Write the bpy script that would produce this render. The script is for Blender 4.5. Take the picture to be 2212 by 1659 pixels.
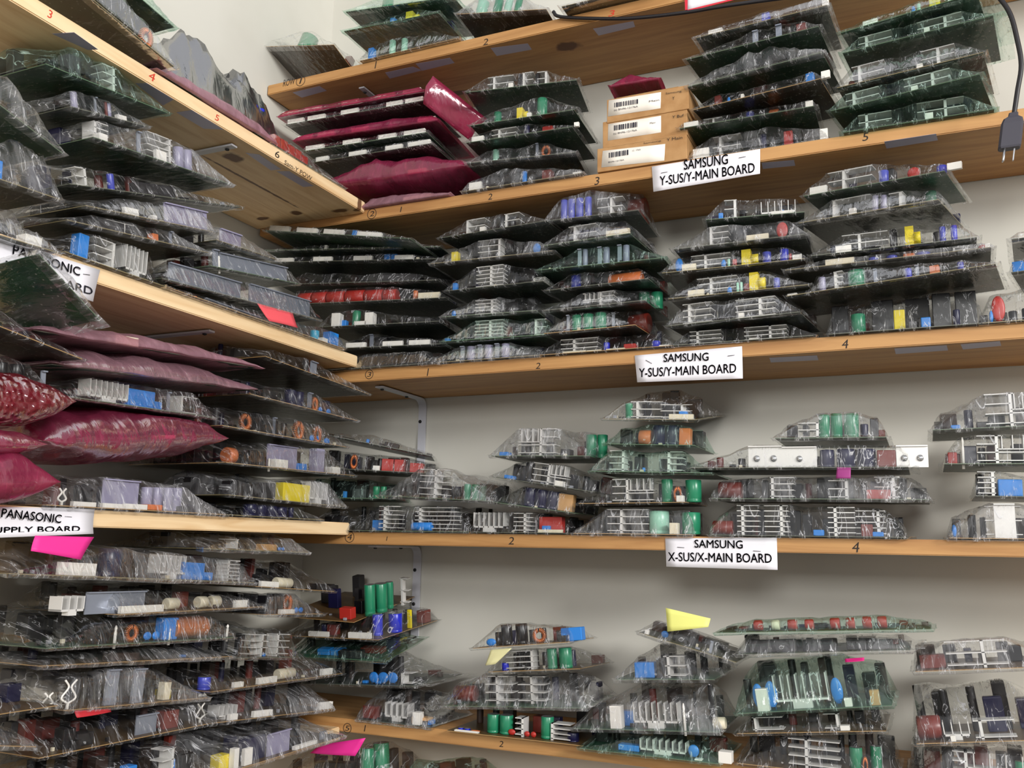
import bpy, bmesh, math, random, re
import numpy as np
from mathutils import Vector, Matrix, noise

for o in list(bpy.data.objects):
    bpy.data.objects.remove(o, do_unlink=True)
sc = bpy.context.scene
COL = sc.collection

# ------------------------------------------------------------ camera, world, lights
W, H, F = 2212, 1659, 1986.35
YAW, PITCH, ROLL = 0.4238, 0.1731, 0.0184
CZ = 1.45
CAM = Vector((1.6704, -2.4755, CZ))
_r = Vector((math.cos(YAW), math.sin(YAW), 0))
FWD = Vector((-math.sin(YAW)*math.cos(PITCH), math.cos(YAW)*math.cos(PITCH), math.sin(PITCH)))
_u = _r.cross(FWD)
RIGHT = math.cos(ROLL)*_r + math.sin(ROLL)*_u
UP = -math.sin(ROLL)*_r + math.cos(ROLL)*_u
cam = bpy.data.cameras.new('camera')
cam.sensor_width = 36.0
cam.lens = F/W*36.0
cam.clip_start = 0.05
camo = bpy.data.objects.new('camera', cam)
COL.objects.link(camo)
camo.matrix_world = Matrix(((RIGHT.x, UP.x, -FWD.x, CAM.x), (RIGHT.y, UP.y, -FWD.y, CAM.y), (RIGHT.z, UP.z, -FWD.z, CAM.z), (0, 0, 0, 1)))
sc.camera = camo

sc.view_settings.view_transform = 'Standard'
sc.view_settings.look = 'None'
sc.view_settings.gamma = 1.0
sc.view_settings.use_curve_mapping = False
sc.view_settings.exposure = 0.1
sc.cycles.transparent_max_bounces = 24
sc.cycles.max_bounces = 8
sc.cycles.diffuse_bounces = 3
sc.cycles.glossy_bounces = 3
sc.cycles.caustics_reflective = False
sc.cycles.caustics_refractive = False

wd = bpy.data.worlds.new('room_ambient'); sc.world = wd; wd.use_nodes = True
bg = wd.node_tree.nodes['Background']
bg.inputs[0].default_value = (0.95, 0.96, 1.0, 1); bg.inputs[1].default_value = 0.66

def area(name, loc, target, sx, sy, power, col):
    l = bpy.data.lights.new(name, 'AREA'); l.shape = 'RECTANGLE'; l.size = sx; l.size_y = sy
    l.energy = power; l.color = col
    o = bpy.data.objects.new(name, l); COL.objects.link(o); o.location = loc
    o.rotation_euler = (Vector(target)-Vector(loc)).to_track_quat('-Z', 'Y').to_euler()
    return o
area('ceiling_or_fill_light', (7.6, -4.4, CZ+2.5), (0.4, -0.2, CZ+0.3), 2.4, 1.2, 510, (1.0, 0.98, 0.955))
area('ceiling_or_fill_light', (2.4, -6.2, CZ+1.45), (0.5, 0.0, CZ+0.3), 1.8, 1.0, 100, (1.0, 0.98, 0.955))  # added fill, lowered below ceiling height to brighten walls under the shelves

# ------------------------------------------------------------ helpers
def ray(px):
    d = FWD*F + RIGHT*(px[0]-W/2) + UP*(H/2-px[1])
    return d/F                       # depth-1 ray
def unproj_plane(px, p0, n):
    d = ray(px); t = (p0-CAM).dot(n)/d.dot(n)
    return CAM + d*t, t
def on_back(px, off=0.0):            # a point on the vertical plane of the back shelves' fronts
    return unproj_plane(px, Vector((0, -off, 0)), Vector((0, 1, 0)))[0]
def on_left(px, off=0.0):            # likewise for the shelves on the left wall
    return unproj_plane(px, Vector((off, 0, 0)), Vector((1, 0, 0)))[0]

_mats = {}
def mat(name, col=(0.5, 0.5, 0.5), rough=0.5, metal=0.0, **kw):
    if name in _mats: return _mats[name]
    m = bpy.data.materials.new(name); m.use_nodes = True
    b = m.node_tree.nodes['Principled BSDF']
    b.inputs['Base Color'].default_value = (*col, 1); b.inputs['Roughness'].default_value = rough; b.inputs['Metallic'].default_value = metal
    for k, v in kw.items(): b.inputs[k].default_value = v
    _mats[name] = m
    return m
def nd(nt, t, **kw):
    n = nt.nodes.new(t)
    for k, v in kw.items(): setattr(n, k, v)
    return n
def srgb(r, g, b):
    f = lambda c: ((c/255+0.055)/1.055)**2.4 if c > 10.3 else c/255/12.92
    return (f(r), f(g), f(b))
def noise_col(m, c0, c1, scale=8, detail=4, sx=(1, 1, 1), lo=0.35, hi=0.65, bump=0.0):
    nt = m.node_tree; b = nt.nodes['Principled BSDF']
    tc = nd(nt, 'ShaderNodeTexCoord'); mp = nd(nt, 'ShaderNodeMapping'); mp.inputs['Scale'].default_value = sx
    nz = nd(nt, 'ShaderNodeTexNoise'); nz.inputs['Scale'].default_value = scale; nz.inputs['Detail'].default_value = detail
    cr = nd(nt, 'ShaderNodeValToRGB'); cr.color_ramp.elements[0].position = lo; cr.color_ramp.elements[1].position = hi
    cr.color_ramp.elements[0].color = (*c0, 1); cr.color_ramp.elements[1].color = (*c1, 1)
    nt.links.new(tc.outputs['Object'], mp.inputs[0]); nt.links.new(mp.outputs[0], nz.inputs[0])
    nt.links.new(nz.outputs[0], cr.inputs[0]); nt.links.new(cr.outputs[0], b.inputs['Base Color'])
    if bump:
        bp = nd(nt, 'ShaderNodeBump'); bp.inputs['Strength'].default_value = bump; bp.inputs['Distance'].default_value = 0.003
        nt.links.new(nz.outputs[0], bp.inputs['Height']); nt.links.new(bp.outputs[0], b.inputs['Normal'])
    return cr

def link(name, me, parent=None, mats=(), smooth=False):
    o = bpy.data.objects.new(name, me); COL.objects.link(o)
    for m in mats: me.materials.append(m)
    if smooth: me.polygons.foreach_set('use_smooth', [True]*len(me.polygons))
    if parent: o.parent = parent
    return o
def bm_obj(name, bm, mats, parent=None, smooth=False):
    me = bpy.data.meshes.new(name); bm.to_mesh(me); bm.free()
    return link(name, me, parent, mats, smooth)
def tag(o, label, cat, group=None):
    o['label'] = label; o['category'] = cat
    if group: o['group'] = group
    return o
def struct(o):
    o['kind'] = 'structure'; return o
def add_box(bm, x0, x1, y0, y1, z0, z1, mi=0):
    vs = [bm.verts.new(p) for p in ((x0, y0, z0), (x1, y0, z0), (x1, y1, z0), (x0, y1, z0), (x0, y0, z1), (x1, y0, z1), (x1, y1, z1), (x0, y1, z1))]
    for q in ((0, 3, 2, 1), (4, 5, 6, 7), (0, 1, 5, 4), (1, 2, 6, 5), (2, 3, 7, 6), (3, 0, 4, 7)):
        bm.faces.new([vs[i] for i in q]).material_index = mi
    return vs
def bev_box(x0, x1, y0, y1, z0, z1, r=0.001):
    bm = bmesh.new(); add_box(bm, x0, x1, y0, y1, z0, z1)
    bmesh.ops.bevel(bm, geom=bm.edges[:], offset=min(r, 0.3*min(abs(x1-x0), abs(y1-y0), abs(z1-z0))), segments=2, affect='EDGES', profile=0.5)
    return bm
def add_lathe(bm, prof, seg, xf, mi=None):
    """prof: (radius, height, material) rings about local Z, put through xf (a Matrix)"""
    rings = []
    for r, z, _ in prof:
        rings.append([bm.verts.new(xf @ Vector((r*math.cos(2*math.pi*k/seg), r*math.sin(2*math.pi*k/seg), z))) for k in range(seg)])
    for i in range(len(rings)-1):
        for k in range(seg):
            f = bm.faces.new((rings[i][k], rings[i][(k+1) % seg], rings[i+1][(k+1) % seg], rings[i+1][k])); f.material_index = prof[i+1][2]; f.smooth = True
    f = bm.faces.new(rings[0][::-1]); f.material_index = prof[0][2]
    f = bm.faces.new(rings[-1]); f.material_index = prof[-1][2]
def add_tube(bm, pts, r, seg=8, closed=False):
    pts = [Vector(p) for p in pts]; n = len(pts); rings = []
    up = None
    for i in range(n):
        a = pts[(i-1) % n] if (closed or i > 0) else pts[i]; b = pts[(i+1) % n] if (closed or i < n-1) else pts[i]
        t = (b-a).normalized()
        if up is None:
            up = t.orthogonal().normalized()
        up = (up - t*up.dot(t)).normalized(); s = t.cross(up)
        rr = r[i] if isinstance(r, (list, tuple)) else r
        rings.append([bm.verts.new(pts[i] + rr*(math.cos(2*math.pi*k/seg)*up + math.sin(2*math.pi*k/seg)*s)) for k in range(seg)])
    for i in range(n if closed else n-1):
        A, B = rings[i], rings[(i+1) % n]
        for k in range(seg):
            f = bm.faces.new((A[k], A[(k+1) % seg], B[(k+1) % seg], B[k])); f.smooth = True
    if not closed:
        bm.faces.new(rings[0][::-1]); bm.faces.new(rings[-1])
def bez(pts, n=8):
    out = []; P = [Vector(p) for p in pts]; P = [2*P[0]-P[1]]+P+[2*P[-1]-P[-2]]
    for i in range(1, len(P)-2):
        for k in range(n):
            t = k/n; a, b, c, d = P[i-1:i+3]
            out.append(0.5*((2*b)+(c-a)*t+(2*a-5*b+4*c-d)*t*t+(3*b-a-3*c+d)*t**3))
    out.append(P[-2]); return out

# ------------------------------------------------------------ materials
CC = {  # component colours
 'g': (srgb(38, 128, 92), .28), 'k': (srgb(16, 15, 19), .3), 'n': (srgb(24, 24, 62), .3), 'b': (srgb(36, 128, 214), .35), 'v': (srgb(70, 78, 180), .3),
 'w': (srgb(236, 232, 224), .45), 'c': (srgb(224, 214, 188), .5), 'r': (srgb(176, 44, 36), .4), 'R': (srgb(112, 38, 28), .35), 'y': (srgb(226, 204, 20), .45),
 'o': (srgb(214, 116, 62), .35), 's': (srgb(150, 152, 160), .35), 'd': (srgb(44, 42, 44), .5), 't': (srgb(196, 150, 96), .6), 'e': (srgb(150, 146, 172), .3),
 'q': (srgb(40, 170, 206), .35), 'B': (srgb(26, 40, 190), .3), 'G': (srgb(150, 205, 180), .3), 'u': (srgb(62, 44, 36), .5)}
def cm(c):
    col, ro = CC[c]
    return mat('component_'+c+('_dark' if c.isupper() else ''), col, ro)
ALU = mat('aluminium', srgb(226, 224, 220), .4, .2)
ALU2 = mat('aluminium_grey', srgb(150, 156, 170), .38, .45)
CANTOP = mat('can_top', srgb(190, 190, 192), .3, .8)
COPPER = mat('copper_wire', srgb(226, 132, 76), .3, .6)
STEEL = mat('steel', srgb(190, 190, 192), .25, .9)

def pcb_mat(name, top, under, edge):
    m = mat(name, top, .4); nt = m.node_tree; b = nt.nodes['Principled BSDF']
    tc = nd(nt, 'ShaderNodeTexCoord'); vo = nd(nt, 'ShaderNodeTexVoronoi'); vo.inputs['Scale'].default_value = 75
    r1 = nd(nt, 'ShaderNodeValToRGB'); r1.color_ramp.elements[0].position = .10; r1.color_ramp.elements[1].position = .2
    r1.color_ramp.elements[0].color = (*srgb(150, 150, 140), 1); r1.color_ramp.elements[1].color = (*under, 1)
    nz = nd(nt, 'ShaderNodeTexNoise'); nz.inputs['Scale'].default_value = 18; nz.inputs['Detail'].default_value = 5
    mxn = nd(nt, 'ShaderNodeMix', data_type='RGBA', blend_type='MULTIPLY'); mxn.inputs[0].default_value = .7
    ge = nd(nt, 'ShaderNodeNewGeometry'); sp = nd(nt, 'ShaderNodeSeparateXYZ')
    up = nd(nt, 'ShaderNodeMath', operation='GREATER_THAN'); up.inputs[1].default_value = .5
    dn = nd(nt, 'ShaderNodeMath', operation='LESS_THAN'); dn.inputs[1].default_value = -.5
    m1 = nd(nt, 'ShaderNodeMix', data_type='RGBA'); m2 = nd(nt, 'ShaderNodeMix', data_type='RGBA')
    L = nt.links.new
    L(tc.outputs['Object'], vo.inputs['Vector']); L(tc.outputs['Object'], nz.inputs['Vector']); L(vo.outputs['Distance'], r1.inputs[0])
    L(r1.outputs[0], mxn.inputs[6]); L(nz.outputs['Color'], mxn.inputs[7])
    L(ge.outputs['Normal'], sp.inputs[0]); L(sp.outputs[2], up.inputs[0]); L(sp.outputs[2], dn.inputs[0])
    m1.inputs[6].default_value = (*edge, 1); m1.inputs[7].default_value = (*top, 1); L(up.outputs[0], m1.inputs[0])
    L(m1.outputs[2], m2.inputs[6]); L(mxn.outputs[2], m2.inputs[7]); L(dn.outputs[0], m2.inputs[0])
    L(m2.outputs[2], b.inputs['Base Color'])
    return m
PCB = {'g': pcb_mat('pcb_green', srgb(30, 78, 54), srgb(38, 74, 50), srgb(96, 116, 90)),
       'd': pcb_mat('pcb_dark', srgb(26, 46, 38), srgb(32, 48, 36), srgb(96, 100, 86)),
       'b': pcb_mat('pcb_brown', srgb(92, 70, 40), srgb(58, 46, 32), srgb(176, 140, 90)),
       'o': pcb_mat('pcb_olive', srgb(70, 72, 44), srgb(66, 64, 46), srgb(140, 128, 92))}

def film_mat(name, tint, haze_col, h0, h1, gl=1.0, rough=.08, scale=26, transl=.4, crease=1.0, bub=0):
    m = bpy.data.materials.new(name); m.use_nodes = True; nt = m.node_tree; nt.nodes.clear(); L = nt.links.new
    out = nd(nt, 'ShaderNodeOutputMaterial'); tc = nd(nt, 'ShaderNodeTexCoord')
    mp = nd(nt, 'ShaderNodeMapping'); mp.inputs['Scale'].default_value = (1.0, .35, .35); mp.inputs['Rotation'].default_value = (0, 0, .35)
    L(tc.outputs['Object'], mp.inputs[0])
    n1 = nd(nt, 'ShaderNodeTexNoise'); n1.inputs['Scale'].default_value = scale*1.6; n1.inputs['Detail'].default_value = 4; n1.inputs['Distortion'].default_value = .6
    L(mp.outputs[0], n1.inputs['Vector'])
    bp = nd(nt, 'ShaderNodeBump'); bp.inputs['Strength'].default_value = .8; bp.inputs['Distance'].default_value = .007; L(n1.outputs[0], bp.inputs['Height'])
    n2 = nd(nt, 'ShaderNodeTexNoise'); n2.inputs['Scale'].default_value = scale*.8; n2.inputs['Detail'].default_value = 6; n2.inputs['Roughness'].default_value = .65; n2.inputs['Distortion'].default_value = 1.2
    L(mp.outputs[0], n2.inputs['Vector'])
    hz = nd(nt, 'ShaderNodeMapRange'); hz.inputs['From Min'].default_value = .42; hz.inputs['From Max'].default_value = .72
    hz.inputs['To Min'].default_value = h0; hz.inputs['To Max'].default_value = h1; L(n2.outputs[0], hz.inputs['Value'])
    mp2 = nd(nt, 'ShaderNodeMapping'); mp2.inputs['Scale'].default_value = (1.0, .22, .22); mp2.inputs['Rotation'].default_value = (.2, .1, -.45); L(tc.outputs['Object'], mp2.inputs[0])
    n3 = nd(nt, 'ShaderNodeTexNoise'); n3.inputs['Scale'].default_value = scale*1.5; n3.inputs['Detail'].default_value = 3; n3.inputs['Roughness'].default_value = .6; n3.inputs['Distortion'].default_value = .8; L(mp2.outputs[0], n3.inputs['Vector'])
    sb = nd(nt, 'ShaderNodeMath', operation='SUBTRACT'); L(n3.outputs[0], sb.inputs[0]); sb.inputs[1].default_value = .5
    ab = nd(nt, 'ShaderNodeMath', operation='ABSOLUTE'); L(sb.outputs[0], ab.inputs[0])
    cl = nd(nt, 'ShaderNodeMapRange'); cl.inputs['From Min'].default_value = .0; cl.inputs['From Max'].default_value = .017; cl.inputs['To Min'].default_value = crease; cl.inputs['To Max'].default_value = 0; L(ab.outputs[0], cl.inputs['Value'])  # thin bright glints along the film's folds, painted in as extra haze
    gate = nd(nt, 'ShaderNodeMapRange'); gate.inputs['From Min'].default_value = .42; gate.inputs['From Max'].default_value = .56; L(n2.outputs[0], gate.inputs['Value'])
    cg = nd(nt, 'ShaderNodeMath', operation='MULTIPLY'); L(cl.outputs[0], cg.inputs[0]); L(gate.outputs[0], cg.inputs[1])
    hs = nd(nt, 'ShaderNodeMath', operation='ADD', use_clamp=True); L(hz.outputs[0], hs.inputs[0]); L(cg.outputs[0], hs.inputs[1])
    tr = nd(nt, 'ShaderNodeBsdfTransparent'); tr.inputs[0].default_value = (*tint, 1)
    df = nd(nt, 'ShaderNodeBsdfDiffuse'); df.inputs[0].default_value = (*haze_col, 1); L(bp.outputs[0], df.inputs['Normal'])
    tl = nd(nt, 'ShaderNodeBsdfTranslucent'); tl.inputs[0].default_value = (*haze_col, 1)
    mh = nd(nt, 'ShaderNodeMixShader'); mh.inputs[0].default_value = transl; L(df.outputs[0], mh.inputs[1]); L(tl.outputs[0], mh.inputs[2])
    m1 = nd(nt, 'ShaderNodeMixShader'); L(hs.outputs[0], m1.inputs[0]); L(tr.outputs[0], m1.inputs[1]); L(mh.outputs[0], m1.inputs[2])
    gs = nd(nt, 'ShaderNodeBsdfGlossy'); gs.inputs['Roughness'].default_value = rough; gs.inputs[0].default_value = (1, 1, 1, 1); L(bp.outputs[0], gs.inputs['Normal'])
    if bub:
        vb = nd(nt, 'ShaderNodeTexVoronoi', feature='SMOOTH_F1'); vb.inputs['Scale'].default_value = 85; L(tc.outputs['Object'], vb.inputs['Vector'])
        b2 = nd(nt, 'ShaderNodeBump', invert=True); b2.inputs['Strength'].default_value = 1; b2.inputs['Distance'].default_value = .008; L(vb.outputs['Distance'], b2.inputs['Height'])
        L(b2.outputs[0], gs.inputs['Normal']); L(b2.outputs[0], df.inputs['Normal'])
    fr = nd(nt, 'ShaderNodeLayerWeight'); fr.inputs['Blend'].default_value = .28; L(bp.outputs[0], fr.inputs['Normal'])
    fm = nd(nt, 'ShaderNodeMath', operation='MULTIPLY_ADD'); L(fr.outputs['Fresnel'], fm.inputs[0]); fm.inputs[1].default_value = .30*gl; fm.inputs[2].default_value = .038*gl
    m2 = nd(nt, 'ShaderNodeMixShader'); L(fm.outputs[0], m2.inputs[0]); L(m1.outputs[0], m2.inputs[1]); L(gs.outputs[0], m2.inputs[2])
    L(m2.outputs[0], out.inputs[0])
    return m
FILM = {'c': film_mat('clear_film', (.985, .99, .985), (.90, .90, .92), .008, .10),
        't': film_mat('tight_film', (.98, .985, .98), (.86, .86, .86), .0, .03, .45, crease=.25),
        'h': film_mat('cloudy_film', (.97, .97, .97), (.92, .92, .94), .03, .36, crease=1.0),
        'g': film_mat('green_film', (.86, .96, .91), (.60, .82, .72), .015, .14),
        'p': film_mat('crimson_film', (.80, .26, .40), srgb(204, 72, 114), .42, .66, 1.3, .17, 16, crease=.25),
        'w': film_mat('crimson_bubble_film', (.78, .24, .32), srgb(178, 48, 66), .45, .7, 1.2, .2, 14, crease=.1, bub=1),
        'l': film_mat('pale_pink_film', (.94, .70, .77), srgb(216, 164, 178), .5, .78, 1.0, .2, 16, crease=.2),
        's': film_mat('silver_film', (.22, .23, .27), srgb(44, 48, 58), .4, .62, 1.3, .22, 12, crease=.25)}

# wood with knots: knots are (x, y, rx, ry) on the shelf's own plan
def wood(name, axis, knots=(), c0=srgb(166, 118, 68), c1=srgb(194, 146, 90)):
    m = mat(name, c1, .55); nt = m.node_tree; b = nt.nodes['Principled BSDF']; L = nt.links.new
    tc = nd(nt, 'ShaderNodeTexCoord'); mp = nd(nt, 'ShaderNodeMapping')
    mp.inputs['Scale'].default_value = (1.1, 13, 13) if axis == 'x' else (13, 1.1, 13)
    nz = nd(nt, 'ShaderNodeTexNoise'); nz.inputs['Scale'].default_value = 2.6; nz.inputs['Detail'].default_value = 5; nz.inputs['Distortion'].default_value = .9
    cr = nd(nt, 'ShaderNodeValToRGB'); cr.color_ramp.elements[0].position = .28; cr.color_ramp.elements[1].position = .62
    cr.color_ramp.elements[0].color = (*c0, 1); cr.color_ramp.elements[1].color = (*c1, 1)
    L(tc.outputs['Object'], mp.inputs[0]); L(mp.outputs[0], nz.inputs['Vector']); L(nz.outputs[0], cr.inputs[0])
    cur = cr.outputs[0]
    n2 = nd(nt, 'ShaderNodeTexNoise'); n2.inputs['Scale'].default_value = 30; L(tc.outputs['Object'], n2.inputs['Vector'])
    for (kx, ky, rx, ry) in knots:
        sub = nd(nt, 'ShaderNodeMapping', vector_type='TEXTURE'); sub.inputs['Location'].default_value = (kx, ky, 0); sub.inputs['Scale'].default_value = (rx, ry, 10)
        ln = nd(nt, 'ShaderNodeVectorMath', operation='LENGTH'); ad = nd(nt, 'ShaderNodeMath', operation='ADD')
        mr = nd(nt, 'ShaderNodeMapRange'); mr.inputs['From Min'].default_value = 1.25; mr.inputs['From Max'].default_value = 1.6; mr.inputs['To Min'].default_value = .92; mr.inputs['To Max'].default_value = 0
        mx = nd(nt, 'ShaderNodeMix', data_type='RGBA'); mx.inputs[7].default_value = (*srgb(92, 54, 30), 1)
        L(tc.outputs['Object'], sub.inputs[0]); L(sub.outputs[0], ln.inputs[0]); L(ln.outputs['Value'], ad.inputs[0]); L(n2.outputs[0], ad.inputs[1])
        L(ad.outputs[0], mr.inputs['Value']); L(mr.outputs[0], mx.inputs[0]); L(cur, mx.inputs[6]); cur = mx.outputs[2]
    L(cur, b.inputs['Base Color'])
    return m

# ------------------------------------------------------------ room
D, XL, T = 0.372, -0.452, 0.038
Z = {k: v+CZ for k, v in dict(s1=1.6388, s2=1.1004, s3=.5504, s4=.0308, s5=-.5308, A=1.1257, B=.5978, C=.0593, D=-.556, s6=-1.09).items()}
wallm = mat('wall_paint', srgb(205, 200, 188), .8); noise_col(wallm, srgb(206, 204, 193), srgb(214, 212, 202), 3, 3)
floorm = mat('floor_vinyl', srgb(150, 140, 125), .5); noise_col(floorm, srgb(124, 118, 108), srgb(138, 132, 122), 5, 4)
bm = bmesh.new(); add_box(bm, XL-.1, 4.5, D, D+.1, 0, 4.2); struct(bm_obj('wall_back', bm, [wallm]))
bm = bmesh.new(); add_box(bm, XL-.1, XL, -6.0, D, 0, 4.2); struct(bm_obj('wall_left', bm, [wallm]))
bm = bmesh.new(); add_box(bm, XL-.1, 12, -12.0, D+.1, -.1, 0); struct(bm_obj('floor', bm, [floorm]))

# ------------------------------------------------------------ shelves
def text(name, body, p0, ux, uz, width, height, m, parent=None, shear=0.0, bold=0.0):
    """lettering fitted into width x height; p0 lower-left, ux reading direction, uz up"""
    c = bpy.data.curves.new(name, 'FONT'); c.body = body; c.shear = shear; c.resolution_u = 3; c.extrude = 0.0
    t = bpy.data.objects.new(name, c); COL.objects.link(t)
    dg = bpy.context.evaluated_depsgraph_get(); dg.update()
    me = bpy.data.meshes.new_from_object(t.evaluated_get(dg))
    bpy.data.objects.remove(t, do_unlink=True); bpy.data.curves.remove(c)
    co = np.empty(len(me.vertices)*3); me.vertices.foreach_get('co', co); co = co.reshape(-1, 3)
    lo, hi = co.min(0), co.max(0); s = np.maximum(hi-lo, 1e-5)
    ux = Vector(ux).normalized(); uz = Vector(uz); uz = (uz-ux*uz.dot(ux)).normalized()
    p0 = Vector(p0); nrm = ux.cross(uz)
    for i, v in enumerate(me.vertices):
        a = (co[i, 0]-lo[0])/s[0]*width; bb = (co[i, 1]-lo[1])/s[1]*height
        v.co = p0 + ux*a + uz*bb
    if bold:
        bm = bmesh.new(); bm.from_mesh(me); base = bm.faces[:]
        for dx, dz in ((bold, 0), (bold*.5, bold*.6), (bold*.5, -bold*.4)):
            d = bmesh.ops.duplicate(bm, geom=base); bmesh.ops.translate(bm, vec=ux*dx+uz*dz+nrm*1e-5, verts=[v for v in d['geom'] if isinstance(v, bmesh.types.BMVert)])
        bm.to_mesh(me); bm.free()
    me.name = name
    return link(name, me, parent, [m])
INK = mat('ink_black', srgb(40, 30, 24), .7); INKR = mat('ink_red', srgb(212, 60, 40), .7); PRINT = mat('print_black', srgb(42, 40, 52), .7)
STICK = mat('tape_label', srgb(178, 174, 196), .35)

def shelf(key, axis, a, b, depth, label, knots):
    z = Z[key]
    bm = bmesh.new()
    if axis == 'x': add_box(bm, a, b, 0, depth, z-T, z)
    else: add_box(bm, -depth, 0, a, b, z-T, z)
    bmesh.ops.bevel(bm, geom=bm.edges[:], offset=.0025, segments=2, affect='EDGES')
    o = bm_obj('shelf_board', bm, [wood('pine_'+key, axis, knots) if key[0] == 's' else wood('pine_'+key, axis, knots, srgb(222, 184, 134), srgb(243, 214, 170))])
    return tag(o, label, 'shelf', 'pine shelf boards')
SH = {}
SH['s1'] = shelf('s1', 'x', XL+.004, 3.0, D-.002, 'pine shelf board on the back wall, highest of the five', [(.684, .105, .045, .028), (.2, .25, .05, .02)])
SH['s2'] = shelf('s2', 'x', XL+.012, 3.0, D-.002, 'pine shelf board on the back wall carrying the three cardboard boxes', [(1.5, .2, .05, .02)])
SH['s3'] = shelf('s3', 'x', XL+.004, 3.0, D-.002, 'pine shelf board on the back wall, third down, marked 3 in a circle', [(2.0, .2, .05, .02)])
SH['s4'] = shelf('s4', 'x', XL+.004, 3.0, D-.002, 'pine shelf board on the back wall, fourth down, marked 4 in a circle', [])
SH['s5'] = shelf('s5', 'x', XL+.004, 3.0, D-.002, 'pine shelf board on the back wall, lowest of the five', [])
SH['s6'] = shelf('s6', 'x', XL+.004, 3.0, D-.002, 'pine shelf board below the lowest marked one, under the photo bottom', [])
SH['A'] = shelf('A', 'y', -2.4, -.001, -XL-.002, 'pine shelf board on the side wall with red numbers, highest there', [(-.064, -.05, .04, .016), (-.216, -.086, .022, .022), (-.358, -.084, .026, .014), (-.006, -.034, .02, .014), (-.104, -.526, .03, .035), (-.18, -.36, .006, .26)])
SH['B'] = shelf('B', 'y', -2.4, -.001, -XL-.002, 'pine shelf board on the side wall, second down, ending below a red note', [])
SH['C'] = shelf('C', 'y', -2.4, -.001, -XL-.002, 'pine shelf board on the side wall, third down, level with the eye', [])
SH['D'] = shelf('D', 'y', -2.4, -.001, -XL-.002, 'pine shelf board on the side wall, lowest, mostly hidden under bagged boards', [])

def mark(key, body, x0, x1, y0, y1, ink=INK, ring=False):
    """handwriting on a shelf front between pixel columns x0..x1, rows y0 (top)..y1 (bottom)"""
    f = on_back if key[0] == 's' else on_left
    p0 = f((x0, y1), .0006); p1 = f((x1, y1+(x1-x0)*SLOPE[key]), .0006); p2 = f((x0, y0), .0006)
    ux = p1-p0
    o = text('handwriting', body, p0, ux, Vector((0, 0, 1)), ux.length, p2.z-p0.z, ink, SH[key], .15)
    if ring:
        c = p0 + ux*.5 + Vector((0, 0, (p2.z-p0.z)*.5)); r = (p2.z-p0.z)*.95
        u = ux.normalized(); bm = bmesh.new()
        add_tube(bm, [c + r*(math.cos(a)*u + math.sin(a)*Vector((0, 0, 1))) for a in [k*math.pi/12 for k in range(24)]], .0009, 5, True)
        bm_obj('handwritten_ring', bm, [ink], SH[key], True)
SLOPE = dict(s1=-.205, s2=-.16, s3=-.07, s4=.013, s5=.1, A=.62, B=.3, C=.06)
mark('s1', 'ROW', 611, 637, 173, 187); mark('s1', '1', 646, 652, 170, 181, INK, True); mark('s1', '1', 809, 813, 133, 148); mark('s1', '2', 1043, 1054, 85, 98); mark('s1', '3', 1314, 1328, 24, 36, INKR)
mark('s2', '2', 798, 808, 457, 468, INK, True); mark('s2', '1', 864, 868, 447, 458); mark('s2', '2', 1054, 1063, 419, 432); mark('s2', '3', 1284, 1295, 383, 400); mark('s2', '5', 1863, 1877, 288, 305)
mark('s3', '3', 793, 802, 804, 814, INK, True); mark('s3', '1', 922, 926, 796, 812); mark('s3', '2', 1157, 1167, 784, 797); mark('s3', '4', 1819, 1833, 734, 753)
mark('s4', '4', 750, 760, 1154, 1166, INK, True); mark('s4', '1', 834, 837, 1159, 1168); mark('s4', '2', 1098, 1110, 1160, 1176); mark('s4', '4', 1841, 1857, 1171, 1193)
mark('s5', '5', 745, 755, 1567, 1578, INK, True); mark('s5', '1', 786, 790, 1566, 1580); mark('s5', '2', 1078, 1087, 1600, 1613)
mark('A', '3', 102, 112, 17, 36, INKR); mark('A', '4', 321, 334, 151, 170, INKR); mark('A', '5', 464, 473, 244, 258, INKR); mark('A', '6', 594, 603, 322, 338); mark('A', 'Sam-Y POW', 614, 674, 344, 354)

def sticker(key, pts):
    """a printed tape label stuck to a shelf's underside, corners in pixels"""
    z = Z[key]-T-.0006
    ps = [unproj_plane(p, Vector((0, 0, z)), Vector((0, 0, 1)))[0] for p in pts]
    bm = bmesh.new()
    lo = [bm.verts.new(p) for p in ps]; hi = [bm.verts.new(p+Vector((0, 0, .0004))) for p in ps]
    bm.faces.new(lo); bm.faces.new(hi[::-1])
    for i in range(4): bm.faces.new((lo[i], lo[(i+1) % 4], hi[(i+1) % 4], hi[i]))
    bmesh.ops.recalc_face_normals(bm, faces=bm.faces[:])
    bm_obj('tape_label', bm, [STICK], SH[key])
sticker('s1', [(632, 200), (690, 186), (706, 196), (652, 211)]); sticker('s1', [(832, 157), (892, 144), (912, 152), (842, 170)]); sticker('s1', [(898, 138), (972, 125), (982, 136), (912, 153)])
sticker('s1', [(1060, 104), (1140, 94), (1149, 107), (1073, 121)]); sticker('s1', [(1281, 62), (1368, 46), (1372, 58), (1293, 77)])
sticker('A', [(112, 73), (160, 70), (212, 107), (190, 108)]); sticker('A', [(292, 180), (318, 180), (375, 215), (352, 228)]); sticker('A', [(381, 243), (415, 238), (482, 280), (440, 278)])
sticker('A', [(530, 330), (560, 334), (608, 366), (585, 368)]); sticker('A', [(597, 370), (625, 370), (678, 402), (655, 404)])
sticker('s2', [(1910, 306), (2022, 289), (2026, 303), (1915, 321)]); sticker('s2', [(1645, 352), (1715, 346), (1718, 358), (1648, 365)])
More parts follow.
